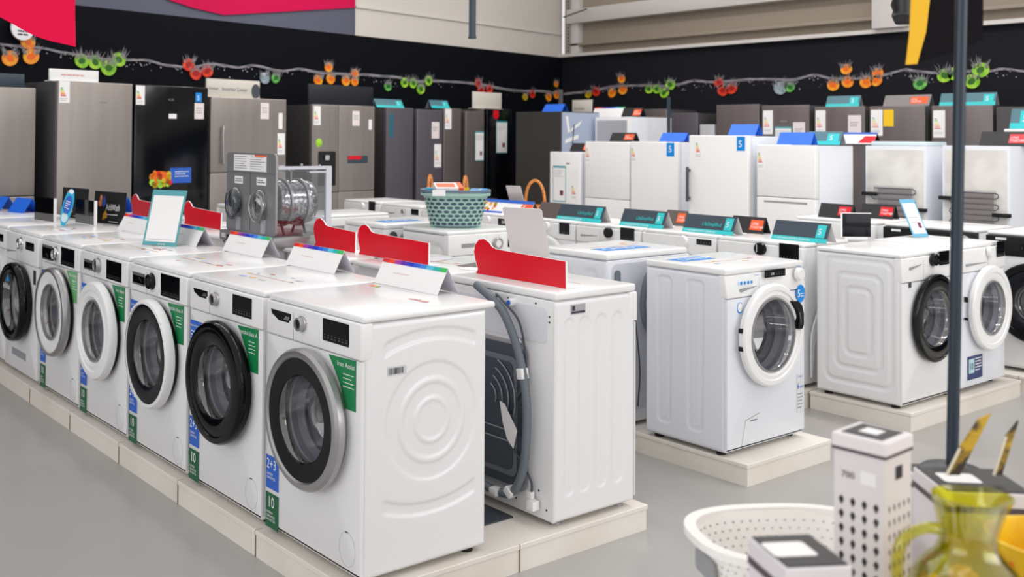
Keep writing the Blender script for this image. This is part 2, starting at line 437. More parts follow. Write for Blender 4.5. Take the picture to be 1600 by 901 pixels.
platform('cream platform jutting out under the white machine with round porthole door', c1.x, c2.x, c1.y, 4.6, (), (1.3, 2.6))
b1 = at(1424, 646, z=PH); b2 = at(1591.5, 594, z=PH)
platform('cream platform under the grooved-side machine beside the black pole', b1.x, b2.x+.02, b1.y, .62, (at(1515, 640, z=.05).x,), ())
platform('long cream platform behind under the row with teal signs', 3.44, 4.0, .63, 5.5, (), (1.6, 2.9, 4.2))
platform('cream platform at the right edge under the black-door machine', 4.86, 5.62, -1.4, 2.2, (), (.1, 1.4))

# ------------------------------------------------------------------ washing machines
def sstep(a, b, x):
    t = max(0., min(1., (x-a)/(b-a))); return t*t*(3-2*t)
def band(d, w, e=.006):      # 1 inside |d|<w
    return 1-sstep(w-e, w+e, abs(d))
def h_rings(s, z):
    r = math.hypot(s-.276, z-.482); h = 0
    h -= .004*band(r-.165, .026); h -= .004*band(r-.098, .022); h -= .003*(1-sstep(.055, .068, r)) 
    a = math.atan2(abs(z-.482), s-.276)
    rr = math.hypot((s-.27)*.72, z-.482)
    if abs(s-.27) < .21:
        h -= .005*band(rr-.283, .018)*(1-sstep(.18, .2, abs(s-.27)))
    return h
def rr_d(s, z, cx, cz, hx, hz, r):
    qx = abs(s-cx)-hx+r; qz = abs(z-cz)-hz+r
    return math.hypot(max(qx, 0), max(qz, 0))+min(max(qx, qz), 0)-r
def h_slots(s, z):
    h = 0
    for c, hw in ((.10, .033), (.19, .033), (.28, .033), (.36, .028)):
        d = rr_d(s, z, c, .43, hw, .325, hw*.98); h -= .0035*(1-sstep(-.008, 0, d))
    return h
def h_two(s, z):
    h = 0
    for c, hw in ((.158, .05), (.333, .047)):
        hw2 = hw*(1-.12*(1-z/.8))
        d = rr_d(s, z, c, .426, hw2, .345, .03); h -= .004*(1-sstep(-.008, 0, d))-.0015*(1-sstep(-.03, -.018, d))
    return h
def h_squares(s, z):
    h = 0
    for hx, hz, r in ((.2, .345, .06), (.14, .265, .055), (.085, .19, .05)):
        d = rr_d(s, z, .235, .425, hx, hz, r); h -= .007*band(d+.014, .012, .008)
    return h
def h_back(s, z):            # pressed sheet at the rear
    d = rr_d(s, z, .3, .3, .22, .26, .06); h = -.008*(1-sstep(-.01, 0, d))
    d = rr_d(s, z, .3, .72, .24, .06, .02); h -= .005*(1-sstep(-.008, 0, d)); return h
def relief(name, L, H, fn, res, T, material, parent, z0=.02):
    """sheet from s=0..L, z=z0..H; fn gives the pressing depth. local: s -> x, z -> z, out -> -y"""
    nx = int(L/res); nz = int((H-z0)/res); bm = NB(); g = []
    for i in range(nx+1):
        s = L*i/nx; row = []
        for k in range(nz+1):
            z = z0+(H-z0)*k/nz
            e = min(s, L-s, z-z0, H-z); edge = -.0095*(1-sstep(0, .012, e))
            row.append(bm.verts.new((s, -(fn(s, z)+edge), z)))
        g.append(row)
    for i in range(nx):
        for k in range(nz): bm.faces.new((g[i][k], g[i+1][k], g[i+1][k+1], g[i][k+1]))
    # rim back to the casing so that the sheet has thickness
    me = link(name, bm, material, parent, T, ang=60)
    me.modifiers.new('solid', 'SOLIDIFY').thickness = .002
    return me
def carcass(w, d, h, hole, parent, material, depth=.34, z0=.02, sides=''):
    bm = NB(); bx(bm, -w/2+(.0095 if 'L' in sides else .002), w/2-(.0095 if 'R' in sides else .002), .0, d, z0, h, .006, 3)
    if hole:      # open towards the front plate so that the drum shows through the porthole
        bm.normal_update()
        bmesh.ops.delete(bm, geom=[f for f in bm.faces if f.normal.y < -.9 and f.calc_area() > .1], context='FACES')
    o = link('cabinet', bm, material, parent)
    return o
def drum(cx, cz, r, parent, depth=.33):
    bm = NB()
    lathe(bm, [(r-.002, .002), (r-.004, -.02), (r-.022, -.04), (r-.012, -.06), (r-.02, -.085)], 48, TF(cx, 0, cz)@AXF)
    link('door_gasket', bm, RUBBER, parent)
    bm = NB(); pr = [(r-.02, -.085)]
    for k in range(10): pr += [(r-.006-(k % 2)*.004, -.09-k*.022)]
    pr += [(r-.01, -depth+.02), (r*.7, -depth+.012), (r*.66, -depth+.03), (r*.3, -depth+.03), (r*.26, -depth+.016), (0, -depth+.016)]
    lathe(bm, pr, 48, TF(cx, 0, cz)@AXF)
    link('drum', bm, DRUM, parent)
    for k in range(3):
        a = R_(70+120*k); bm = NB()
        prism(bm, [(-.022, 0), (.022, 0), (.008, .045), (-.008, .045)], .2)
        link('drum_lifter', bm, DRUM, parent, TF(cx, .1, cz)@RY(a)@TF(0, 0, -r+.008), smooth=False)
def door(parent, cx, cz, R, style, T0=Matrix(), shallow=False):
    T = T0@TF(cx, 0, cz)@AXF
    t = style.get('t', .055); A = style['a']; rg = style['rg']; outer, inner = style['outer'], style['inner']
    rim = style.get('rim', outer)
    ri = style.get('ri', R*.86)
    bm = NB()   # rear collar
    lathe(bm, [(R*.9, .001), (R*.93, .012), (R*.93, t*.35), (R*.85, t*.35), (R*.85, .001)], 64, T, close=True)
    link('door_collar', bm, style.get('collar', rim), parent)
    bm = NB()   # outer ring
    lathe(bm, [(R-.012, t*.3), (R, t*.42), (R, t*.78), (R-.008, t*.96), (R-.02, t), (ri+.004, t), (ri, t*.9), (ri-.006, t*.62), (R-.05, t*.3)], 72, T, close=True)
    dr = link('door_ring', bm, outer, parent)
    bm = NB()   # inner glass or plastic face
    lathe(bm, [(ri, t*.6), (ri, t*.88), ((ri+rg)/2, t*A), (rg+.006, t*.82), (rg, t*.7), (rg, t*.4), (ri, t*.4)], 72, T, close=True)
    link('door_face', bm, inner, parent)
    bm = NB()   # porthole bowl
    d = style.get('bowl', -.07)
    if shallow: d = .012
    lathe(bm, [(rg, t*.78), (rg*.96, t*.62), (rg*.92, t*.2), (rg*.86, d*.6), (rg*.74, d), (rg*.4, d*1.25), (0, d*1.3)], 48, T)
    link('porthole_glass', bm, GLASS, parent)
    if style.get('lip'):
        bm = NB(); lathe(bm, [(rg+.004, t*.8), (rg+.004, t*.9), (rg-.004, t*.9), (rg-.006, t*.7)], 64, T, close=True); link('porthole_trim', bm, style['lip'], parent)
def frontplate(bm, x0, x1, z0, z1, yf, yb, cx, cz, r):
    A = sorted(set([2*PI*i/72 for i in range(72)]+[math.atan2(z-cz, x-cx) % (2*PI) for x in (x0, x1) for z in (z0, z1)]))
    rings = []
    def edge(a, ins):
        c, s_ = math.cos(a), math.sin(a); t = 1e9
        if c > 1e-9: t = min(t, (x1-ins-cx)/c)
        if c < -1e-9: t = min(t, (x0+ins-cx)/c)
        if s_ > 1e-9: t = min(t, (z1-ins-cz)/s_)
        if s_ < -1e-9: t = min(t, (z0+ins-cz)/s_)
        return cx+c*t, cz+s_*t
    for a in A:
        c, s_ = math.cos(a), math.sin(a)
        e0 = edge(a, .005); e1 = edge(a, .0014); e2 = edge(a, 0)
        pts = [(cx+r*c, yb, cz+r*s_), (cx+r*c, yf, cz+r*s_), (e0[0], yf, e0[1]), (e1[0], yf+.0016, e1[1]), (e2[0], yf+.005, e2[1]), (e2[0], yb, e2[1])]
        rings.append([bm.verts.new(p) for p in pts])
    n = len(rings)
    for i in range(n):
        a, b = rings[i], rings[(i+1) % n]
        for k in range(6):
            j = (k+1) % 6
            bm.faces.new((a[k], a[j], b[j], b[k]))
def feet(w, d, parent, m=BLACK):
    for sx in (-1, 1):
        for y in (.05, d-.05):
            bm = NB(); lathe(bm, [(0, 0), (.022, 0), (.022, .01), (.012, .013), (.012, .035), (0, .035)], 16, TF(sx*(w/2-.045), y, 0)); link('foot', bm, m, parent)
def knob(parent, cx, cz, r, m1, m2=None, t=.022, y=0., tick=True):
    T = TF(cx, y, cz)@AXF
    bm = NB(); lathe(bm, [(r*1.12, 0), (r*1.12, .004), (r, .006), (r*.98, t*.9), (r*.9, t), (r*.72, t), (r*.66, t*.7), (0, t*.7)] if m2 else [(r*1.05, 0), (r, t*.85), (r*.88, t), (0, t)], 36, T)
    k = link('program_dial', bm, m1, parent)
    if m2:
        bm = NB(); lathe(bm, [(r*.7, t*.66), (r*.66, t*.78), (0, t*.8)], 32, T); link('dial_cap', bm, m2, k)
    if tick:
        bm = NB()
        for i in range(18):
            a = R_(i*20+10); prism(bm, rect(r*1.3, r*1.42, -.0008, .0008), .0006, TF(cx, y-.0006, cz)@RY(a))
        link('dial_mark', bm, TXTG, parent, smooth=False)
    return k
def display(parent, x0, x1, z0, z1, y=0., m=BLACKG, buttons=True, tilt=0.):
    bm = NB(); prism(bm, rrect(x0, x1, z0, z1, .003), .003); o = link('display_panel', bm, m, parent, TF(0, y-.0025, 0), smooth=False)
    if buttons:
        bm = NB(); n = max(4, int((x1-x0)/.02))
        for k in range(n):
            xx = x0+(x1-x0)*(k+.6)/(n+.2); prism(bm, rect(xx-.004, xx+.004, z0+.010, z0+.012), .0004); prism(bm, rect(xx-.0015, xx+.0015, z0+.018, z0+.021), .0004)
        link('button_mark', bm, TXTG, o, TF(0, y-.0031, 0), smooth=False)
    return o
def sticker(name, parent, poly, m, y=0.):
    bm = NB(); prism(bm, poly, .0008); return link(name, bm, m, parent, TF(0, y-.0012, 0), smooth=False)
def lidprint(parent, w, d, h, seed, rich=True):
    """leaflet printed on the lid"""
    T = TF(0, 0, h)@RX(-PI/2)      # local z of prism runs towards the back
    r = random.Random(seed); M = TF(0, 0, h+.0006)@RX(-PI/2)
    cols = [mat('print pale red', srgb(214, 150, 150), .5), mat('print pale blue', srgb(150, 178, 220), .5), mat('print pale grey', srgb(190, 186, 190), .5), mat('print amber', srgb(240, 190, 90), .5), mat('print rust', srgb(200, 120, 80), .5)]
    o = None
    bm = NB()
    for k in range(9 if rich else 4):
        x = r.uniform(-w*.3, w*.25); y = r.uniform(.12, d*.55); a = r.uniform(.015, .05); b = r.uniform(.008, .02)
        prism(bm, [(x, -y), (x+a, -y), (x+a, -y-b), (x, -y-b)], .0005, mi=r.randrange(5))
    prism(bm, [(-w*.32, -.19), (w*.3, -.19), (w*.3, -.192), (-w*.32, -.192)], .0005, mi=4)
    return link('lid_print', bm, cols, parent, TF(0, 0, h+.0008)@RX(PI/2)@RX(0), smooth=False)
def machine(label, loc, rz, st, group=None, name='washing_machine', cat='washing machine'):
    w, d, h = st.get('w', .598), st.get('d', .514), st.get('h', .845)
    C = st.get('col', WHITE)
    t = thing(name, label, cat, loc, rz, group)
    dr = st.get('door')
    cx, cz = st.get('dc', (.012, .47))
    R = st.get('R', .232)
    fz = st.get('fz', .705); lt = st.get('lid', .022); over = st.get('over', .04)
    hole = (cx, cz, dr['rg']+.012) if dr and not st.get('lo') else None
    carcass(w, d, h-lt-.002, hole, t, C, depth=min(.34, d-.04), sides=st['side'][1] if st.get('side') else '')
    # lid
    bm = NB(); bx(bm, -w/2, w/2, -.004, d+over, h-lt, h, min(.009, lt*.42), 3); lid = link('lid', bm, st.get('lidm', LIDW), t)
    # fascia
    fy = st.get('fy', .012)
    bm = NB(); bx(bm, -w/2, w/2, -fy, .035, fz+.0015, h-lt-.001, .006, 3)
    if st.get('slope'):
        for v in bm.verts:
            if v.co.y < 0: v.co.y += st['slope']*max(0, (v.co.z-fz)/(h-fz))
    link('control_panel', bm, st.get('fm', WHITE2), t)
    if hole:
        bm = NB(); frontplate(bm, -w/2+.003, w/2-.003, .035, fz-.0015, -fy+.004, .004, cx, cz, hole[2]); link('front_panel', bm, C, t)
    else:
        bm = NB(); bx(bm, -w/2+.003, w/2-.003, -fy+.004, .0, .035, fz-.0015, .005, 3); link('front_panel', bm, C, t)
    Y = -fy
    if dr:
        if hole: drum(cx, cz, hole[2], t, st.get('dd', .33))
        else: plate('drum_shade_disc', disc(cx, cz, dr['rg']+.004, n=40), .001, mat('drum shadow grey', srgb(62, 64, 70), .35, .3), t, y=-fy+.003)  # flat dark disc, its colour stands in for shade inside the drum
        door_T = -fy+.004
        door(t, cx, cz, R, dr, TF(0, door_T, 0), not hole)
    if st.get('side'):
        fn, sd, res = st['side']
        L = st.get('sideL', d); 
        if sd == 'R': relief('side_panel', L, h-lt-.004, fn, res, TF(w/2-.0005, d-L, 0)@RZ(PI/2), C, t)
        else: relief('side_panel', L, h-lt-.004, lambda s, z: fn(L-s, z), res, TF(-w/2+.0005, d, 0)@RZ(-PI/2), C, t)
    feet(w, d, t, st.get('footm', BLACK))
    X = lambda u: u-w/2
    k = st.get('drawer')
    if k:
        kind, u0, u1, z0, z1 = k
        if kind == 'trap':
            bm = NB(); prism(bm, [(X(u0), z1), (X(u0)+.006, z1-.014), (X(u0+(u1-u0)*.4), z0), (X(u1)-.012, z0), (X(u1)-.01, z0+.008), (X(u1), z0+.01), (X(u1), z1)], .002)
            o = link('drawer_pull', bm, BLACKG, t, TF(0, Y-.0015, 0), smooth=False)
            bm = NB(); prism(bm, [(X(u1)-.045, z0+.008), (X(u1)-.012, z0+.008), (X(u1)-.004, z0+.02), (X(u1)-.03, z0+.022)], .002); link('pull_catch', bm, CHROME, o, TF(0, Y-.003, 0), smooth=False)
        elif kind == 'box':
            o = plate('drawer_pull', rect(X(u0), X(u1), z0, z1), .002, SILVER, t, y=Y-.0015)
            plate('pull_recess', rect(X(u0)+.008, X(u1)-.006, z0+.008, z1-.014), .002, BLACKG, o, y=Y-.0028)
            plate('pull_catch', [(X(u0)+.04, z0+.016), (X(u0)+.075, z0+.03), (X(u0)+.1, z0+.016), (X(u0)+.1, z0+.02), (X(u0)+.075, z0+.036), (X(u0)+.04, z0+.02)], .001, CHROME, o, y=Y-.0036)
        elif kind == 'slit':
            plate('drawer_pull', [(X(u0), z0+.004), (X(u0)+.01, z0), (X(u1), z1-.002), (X(u1), z1), (X(u0), z0+.014)], .002, SEAM, t, y=Y-.0015)
        elif kind == 'plain':
            plate('drawer_pull', rect(X(u0), X(u1), z0, z1), .002, SEAM, t, y=Y-.0008)
        zs0 = fz+.004
        bm = NB(); 
        for a in (rect(X(u1)+.018, X(u1)+.0192, zs0, h-lt-.02),): prism(bm, a, .0005)
        link('drawer_seam', bm, SEAM, t, TF(0, Y-.0008, 0), smooth=False)
    if st.get('dial'):
        u, z, r, m1, m2 = st['dial']; knob(t, X(u), z, r, m1, m2, y=Y)
    for (u0, u1, z0, z1) in st.get('disp', ()): display(t, X(u0), X(u1), z0, z1, y=Y, m=st.get('dm', BLACKG))
    if st.get('hatch'):
        u, z, r = st['hatch']
        bm = NB(); P = disc(X(u), z, r*.82, r, 40)
        for i in range(40):
            (x1, z1), (x2, z2) = P[i], P[(i+1) % 40]; dx, dz = x1-X(u), z1-z
            q = [(x1, z1), (x2, z2), (X(u)+(x2-X(u))*.985, z+(z2-z)*.985), (X(u)+dx*.985, z+dz*.985)]
            prism(bm, q, .0006)
        o = link('service_hatch_seam', bm, SEAM, t, TF(0, -fy+.0035, 0), smooth=False)
        plate('hatch_notch', rect(X(u)-.012, X(u)+.004, z+r*.93, z+r*1.0), .001, TXTD, t, y=-fy+.003)
    return t
yF = -.012
def energy_stickers(t, w, green='green', head='Iron Assist', blue='Active Water Plus', dc=.312, dz=.47, R=.23, seed=0, topblue=True):
    X = lambda u: u-w/2; y = -.0085
    # green corner label cut round the door
    pts = [(X(.408), .697), (X(.566), .703), (X(.566), .542), (X(.508), .542)]
    arc = []
    for k in range(8):
        u = .508-(.508-.408)*k/8; arc.append((X(u), max(.542, dz+math.sqrt(max(0, (R+.004)**2-(u-dc+.0)**2))*1.0)))
    arc = [(x, min(z, .69)) for x, z in arc]
    o = sticker('green_label', t, [(X(.408), .697)]+arc[::-1][0:0]+[(X(.44), .66), (X(.475), .615), (X(.495), .57), (X(.504), .542), (X(.566), .542), (X(.566), .703)][::1], GREEN if green == 'green' else LGREEN, y)
    text('lettering', head, .023, TXT, o, x=X(.56), z=.672, y=y-.002, align='RIGHT')
    lines('small_print', X(.495), X(.556), .652, 4, .013, .0026, TXT, o, y=y-.002, seed=seed)
    if topblue:
        o = sticker('blue_label', t, [(X(.004), .66), (X(.115), .66), (X(.115), .615), (X(.085), .56), (X(.004), .535)], BLUE, y)
        text('lettering', blue, .0145, TXT, o, x=X(.008), z=.635, y=y-.002, sx=.8)
        lines('small_print', X(.01), X(.09), .618, 5, .013, .004, TXT, o, y=y-.002, seed=seed+3)
    o = sticker('blue_guarantee_label', t, rect(X(.004), X(.092), .157, .273), BLUE, y)
    text('lettering', '2+3', .05, TXT, o, x=X(.01), z=.228, y=y-.002, sx=.85)
    text('lettering', 'GODINE\nGARANCIJE', .0125, TXT, o, x=X(.012), z=.205, y=y-.002, sx=.9)
    o = sticker('green_guarantee_label', t, rect(X(.004), X(.094), .02, .142), DGREEN, y)
    text('lettering', '10', .055, TXT, o, x=X(.02), z=.093, y=y-.002, sx=.85)
    text('lettering', 'GODINA\nGARANCIJE\nNA MOTOR', .0125, TXT, o, x=X(.012), z=.07, y=y-.002, sx=.9)
D_SIL = dict(outer=SILVER, inner=BLACKG, rg=.14, ri=.202, a=.86, t=.06)
D_BLK = dict(outer=BLACKG, inner=BLACKG, rg=.135, ri=.2, a=.95, t=.065)
D_WB = dict(outer=WHITE2, inner=DARKN, rg=.14, ri=.212, a=.93, t=.065, rim=BLACKG, collar=BLACKG)
D_W = dict(outer=WHITE2, inner=WHITE2, rg=.142, ri=.19, a=1.0, t=.065, collar=BLACKG, lip=SILVER)
D_WG = dict(outer=SILVER, inner=WHITE2, rg=.142, ri=.222, a=.98, t=.065, collar=BLACKG, lip=SILVER)
PIT = .628
BOS = dict(side=(h_slots, 'R', .02), hatch=(.523, .1, .055))
RZA = -PI/2
def rowA(i, label, st, y=None):
    y0 = (i*PIT if y is None else y)+.3
    return machine(label, (.0, y0, PH), RZA, st)
m0 = rowA(0, 'front washing machine nearest the camera, silver ring round its black door, pressed rings on side', dict(BOS, side=(h_rings, 'R', .0045), door=D_SIL, drawer=('trap', .035, .17, .762, .795), dial=(.246, .772, .024, SILVER, BLACKG), disp=((.378, .53, .74, .812),)))
energy_stickers(m0, .598, head='Iron Assist', seed=1, topblue=False)
m1 = rowA(1, 'washing machine with a fully gloss black door, second from the front of the row', dict(BOS, door=D_BLK, drawer=('trap', .035, .16, .762, .792), dial=(.235, .772, .024, SILVER, BLACKG), disp=((.372, .52, .735, .81),)))
energy_stickers(m1, .598, head='Energetska klasa A', seed=2)
m2 = rowA(2, 'washing machine with thin white ring round a dark navy door face', dict(BOS, door=D_WB, drawer=('box', .035, .175, .735, .79), dial=(.25, .768, .033, BLACKG, CARDB), disp=((.345, .53, .72, .815),)))
energy_stickers(m2, .598, head='Energetska klasa A', seed=3)
m3 = rowA(3, 'washing machine with plain wide white door ring and round silver dial', dict(BOS, door=D_W, drawer=('box', .04, .17, .735, .785), dial=(.24, .77, .033, SILVER, DGREY), disp=((.345, .53, .72, .81),)))
energy_stickers(m3, .598, head='Iron Assist', seed=4)
m4 = rowA(4, 'washing machine with grey-rimmed white door and black strip control panel', dict(BOS, door=D_WG, drawer=('box', .02, .19, .72, .8), dial=(.255, .765, .036, CHROME, SILVER), disp=((.33, .53, .72, .812),)))
energy_stickers(m4, .598, green='light', head='Best energy\nclass A', seed=5)
D_ADD = dict(outer=BLACKG, inner=BLACKG, rg=.165, ri=.2, a=.9, t=.075)
m5 = rowA(5, 'washing machine with large glossy black oval door printed with white lettering', dict(dc=(0, .44), R=.225, door=D_ADD, fz=.66, fy=.02, drawer=('slit', .02, .2, .7, .72), dial=(.3, .77, .033, CHROME, CHROME), disp=((.38, .53, .745, .79),)))
o = plate('door_badge', [(-.03, .56), (.0, .6), (.03, .56)], .001, CYANB, m5, y=-.094)
text('lettering', 'AddWash', .045, TXT, m5, x=-.09, z=.515, y=-.0945, sx=.75)
plate('panel_label', rect(.215, .26, .56, .64), .001, TXTD, m5, y=-.0175)
plate('base_label', rect(-.16, .1, .11, .15), .001, mat('pale grey label', srgb(150, 152, 160), .5), m5, y=-.0175)
m6 = rowA(6, 'plain white washing machine at the left edge of the photo, beyond the black oval door', dict(dc=(0, .44), R=.22, door=D_W, drawer=('slit', .02, .2, .72, .74), dial=(.3, .77, .03, SILVER, None), disp=((.4, .54, .745, .79),)))
m7 = rowA(7, 'farthest washing machine of the front row, mostly past the left edge', dict(lo=1, door=D_W, drawer=('slit', .02, .2, .72, .74), dial=(.3, .77, .03, SILVER, None)))
for k, mm in enumerate((m1, m2, m3, m4, m5)): lidprint(mm, .598, .514, .845, 20+k)
# barcode and lid print of the front machine
T = TF(.2995, 0, 0)@RZ(PI/2)
bc = plate('barcode_label', rect(.092, .165, .648, .676), .0006, mat('label grey', srgb(206, 206, 206), .5), m0, T, y=-.0012)
bm = NB()
for k in range(16): prism(bm, rect(.096+k*.0036, .096+k*.0036+random.uniform(.0008, .0026), .652, .672), .0005)
link('barcode', bm, TXTD, bc, T@TF(0, -.002, 0), smooth=False)
bm = NB()
for k, (c, s) in enumerate(((0, .10), (1, .118), (2, .136), (3, .150))): prism(bm, [(.02-.0, -.40-.0), (.03, -.40), (.03, -.42), (.02, -.42)], .0005, TF(k*.012, 0, 0), mi=c)
link('lid_print', bm, [ORANGE, ORANGE, YEL, mat('energy green', srgb(80, 170, 60), .5)], m0, TF(-.26, 0, .8458)@RX(PI/2), smooth=False)
bm = NB(); 
for k in range(7): prism(bm, [(.09+k*.015, -.33), (.1+k*.015, -.33), (.1+k*.015, -.345-(k % 3)*.008), (.09+k*.015, -.345-(k % 2)*.006)], .0005)
link('lid_print', bm, mat('print pale red', srgb(214, 150, 150), .5), m0, TF(0, 0, .8458)@RX(PI/2), smooth=False)

# ---- back-to-back row facing the aisle on the right
RB = PI/2
def rowB(i, label, st):
    return machine(label, (1.272, (-.0066 if i == 0 else i*.632)+.3, PH), RB, st)
mb = rowB(0, 'washing machine seen from behind with grey drain hose and red sign on top', dict(d=.436, h=.85, over=.0, lid=.03, side=(h_slots, 'L', .005), lo=1, door=D_W, footm=SILVER))
# rear sheet with cover, screws, hoses (local frame: back face at y=d looking +y)
BKT = TF(0, .436, 0)@RZ(PI)       # plates built facing -y end up facing +y at the back; x is mirrored
def bk(x): return -x
# world y of a point = machine centre + local x ; cover spans world y .12...62
bm = NB(); prism(bm, rrect(bk(.30-.02), bk(-.30+.13), .09, .645, .05, 6)[::1], .006)
link('rear_rim', bm, mat('rear rim grey', srgb(176, 174, 180), .4, .2), mb, BKT@TF(0, -.006, 0), smooth=False)
RCM = mat('rear cover grey', srgb(84, 92, 102), .32, .5)
bm = NB(); prism(bm, rrect(-.28, .17-.018, .105, .63, .045, 6), .006); cov = link('rear_cover', bm, RCM, mb, BKT@TF(0, -.012, 0), smooth=False)
for k, (ins, c) in enumerate(((.035, mat('rear cover light', srgb(132, 138, 146), .3, .5)), (.055, RCM))):
    bm = NB(); prism(bm, rrect(-.28, .152-ins, .105+ins, .62-ins, .03, 5), .004); link('cover_step', bm, c, cov, BKT@TF(0, -.016-.003*k, 0), smooth=False)
RLN = mat('cover rib', srgb(148, 154, 162), .35, .4)
for k, r in enumerate((.05, .085, .12, .155)):
    bm = NB(); tube(bm, [(-.04+r*math.cos(R_(a)), 0, .42+r*math.sin(R_(a))) for a in range(-20, 75, 8)], .003, 6); link('cover_rib', bm, RLN, cov, BKT@TF(0, -.023, 0))
for z in (.27, .31): 
    bm = NB(); tube(bm, [(-.2, 0, z), (.08, 0, z), (.09, 0, z-.012)], .003, 6); link('cover_rib', bm, RLN, cov, BKT@TF(0, -.023, 0))
bm = NB(); prism(bm, rrect(-.28, .26, .66, .79, .02, 5), .003); link('upper_pressing', bm, COOLW, mb, BKT@TF(0, -.003, 0), smooth=False)
bm = NB()
for x, z in ((.27, .76), (.27, .74), (.235, .7), (.14, .685), (.2, .8), (.05, .8), (-.05, .8), (.22, .12), (.1, .06), (.26, .06)): prism(bm, disc(x, z, .004, n=8), .002)
for k in range(9): prism(bm, disc(.14, .14+k*.055, .0035, n=8), .002, TF(0, -.012, 0))
link('screw', bm, TXTD, mb, BKT@TF(0, -.002, 0), smooth=False)
hp = [(-.1, -.03, .835), (.02, -.045, .79), (.09, -.05, .74), (.16, -.05, .62), (.198, -.045, .46), (.2, -.045, .32), (.185, -.045, .2), (.13, -.045, .1), (.04, -.04, .075), (-.1, -.03, .08), (-.2, -.02, .085)]
bm = NB(); tube(bm, spline(hp, 190), .0155, 12, rib=.07); link('drain_hose', bm, HOSE, mb, BKT)
for (x, z, a) in ((.182, .545, 80), (.12, .098, 35), (.04, .078, 0)):
    bm = NB(); bx(bm, -.02, .02, -.068, -.03, -.014, .014, .004); link('hose_clip', bm, WHITE2, mb, BKT@TF(x, 0, z)@RY(R_(a)))
bm = NB(); tube(bm, spline([(-.13, -.02, .66), (-.105, -.03, .62), (-.095, -.035, .5), (-.11, -.035, .38), (-.14, -.03, .27), (-.16, -.02, .2)], 40), .0125, 10); link('inlet_hose', bm, PHOSE, mb, BKT)
bm = NB(); tube(bm, spline([(.0, -.01, .8), (.03, -.04, .815), (.07, -.04, .79), (.14, -.03, .73), (.17, -.025, .62), (.165, -.02, .52), (.11, -.02, .42), (.075, -.02, .35), (.09, -.02, .26), (.15, -.02, .21), (.2, -.02, .15), (.2, -.02, .1)], 80), .0045, 8); link('power_cable', bm, DGREY, mb, BKT)
bm = NB(); prism(bm, [(.06, .42), (.085, .415), (.155, .33), (.135, .26), (.1, .29), (.075, .35)], .002); link('paper_tag', bm, PAPER, mb, BKT@TF(0, -.05, 0), smooth=False)
for x, z in ((.115, .645), (.155, .23)):
    bm = NB(); lathe(bm, [(0, 0), (.018, 0), (.018, .012), (.012, .02), (0, .02)], 18, BKT@TF(x, 0, z)@AXF); link('transport_bolt', bm, CHROME, mb)
bm = NB(); lathe(bm, [(0, 0), (.015, 0), (.015, .03), (0, .03)], 18, BKT@TF(.085, 0, .79)@AXF); iv = link('inlet_valve', bm, WHITE2, mb)
bm = NB(); lathe(bm, [(0, .03), (.009, .03), (.009, .034), (0, .034)], 18, BKT@TF(.085, 0, .79)@AXF); link('valve_cap', bm, BLUE, iv)
bm = NB(); bx(bm, .2, .235, -.045, -.012, .055, .09, .003); bx(bm, .185, .21, -.03, -.012, .09, .115, .002); link('power_plug', bm, PAPER, mb, BKT)
lab = plate('rating_label', rect(-.436+.08, -.436+.155, .765, .8), .0006, mat('label lilac', srgb(168, 162, 170), .5), mb, TF(-.2995, 0, 0)@RZ(-PI/2), y=-.0015)
plate('label_bar', rect(-.436+.082, -.436+.153, .768, .775), .0006, TXTD, lab, TF(-.2995, 0, 0)@RZ(-PI/2), y=-.0022)
plate('label_block', rect(-.436+.085, -.436+.1, .778, .795), .0006, TXTD, lab, TF(-.2995, 0, 0)@RZ(-PI/2), y=-.0022)
lidprint(mb, .598, .436, .85, 55, False)
LOB = dict(d=.45, h=.845, over=.03, lo=1, door=D_W, drawer=('plain', .03, .18, .74, .78), dial=(.3, .77, .03, SILVER, None), disp=((.4, .54, .745, .79),))
p1 = rowB(1, 'white machine right behind the nearest red sign of the back-to-back row', LOB)
lidprint(p1, .598, .45, .845, 61, False)
GRP = 'hidden-front machines of the back-to-back row'
names_b = {2: 'white machine under the second red sign of the back-to-back row', 3: 'white machine carrying the transparent drum model', 4: 'white machine behind the acrylic sign, under a red sign',
           5: 'white machine under the farther red sign of the back-to-back row', 6: 'white machine under the bright blue folded card', 7: 'farthest white machine of the back-to-back row, left part of photo'}
for i in range(2, 8):
    copy_tree(p1, names_b[i], (1.272, i*.632+.3, PH), RB)

# dark rubber mat between the two rows
bm = NB(); bx(bm, .56, .80, .17, .62, PH, PH+.006, .002); tag(link('rubber_mat', bm, mat('dark rubber mat', srgb(54, 60, 68), .5)), 'dark rubber mat on the platform between the two back-to-back rows', 'mat')

# ---- island with the round-porthole machine
CO = Vector((2.0492, .1488, PH))
D_CAN = dict(outer=WHITE2, inner=WHITE2, rg=.165, ri=.2, a=.95, t=.05, bowl=-.09, lip=SILVER)
mc = machine('white machine with see-through porthole, black door grip and round blue 5 sticker', (CO.x+.304, CO.y, PH), 0,
             dict(w=.607, d=.445, h=.833, over=0, lid=.03, dc=(-.012, .52), R=.232, door=D_CAN, side=(h_two, 'L', .005), fz=.70, fy=.016, slope=.02, dial=None, drawer=('slit', .09, .215, .725, .745), col=COOLW, dd=.3))
Y = -.019
T = TF(0, 0, 0)
o = display(mc, -.03, .13, .775, .81, y=-.018)
text('lettering', '1:59', .016, TXT, o, x=.01, z=.785, y=-.022)
knob(mc, .235, .775, .028, WHITE2, None, y=-.018)
bm = NB()
for i in range(10):
    a = R_(-60+i*13); prism(bm, rect(.036, .041, -.0016, .0016), .0006, TF(.235, -.0195, .775)@RY(-a-PI/4))
link('dial_scale', bm, CYANB, mc, smooth=False)
for k in range(4): plate('care_icon', disc(-.21+.026*k+.0, .765, .008, n=14), .0006, CYANB, mc, y=-.0195)
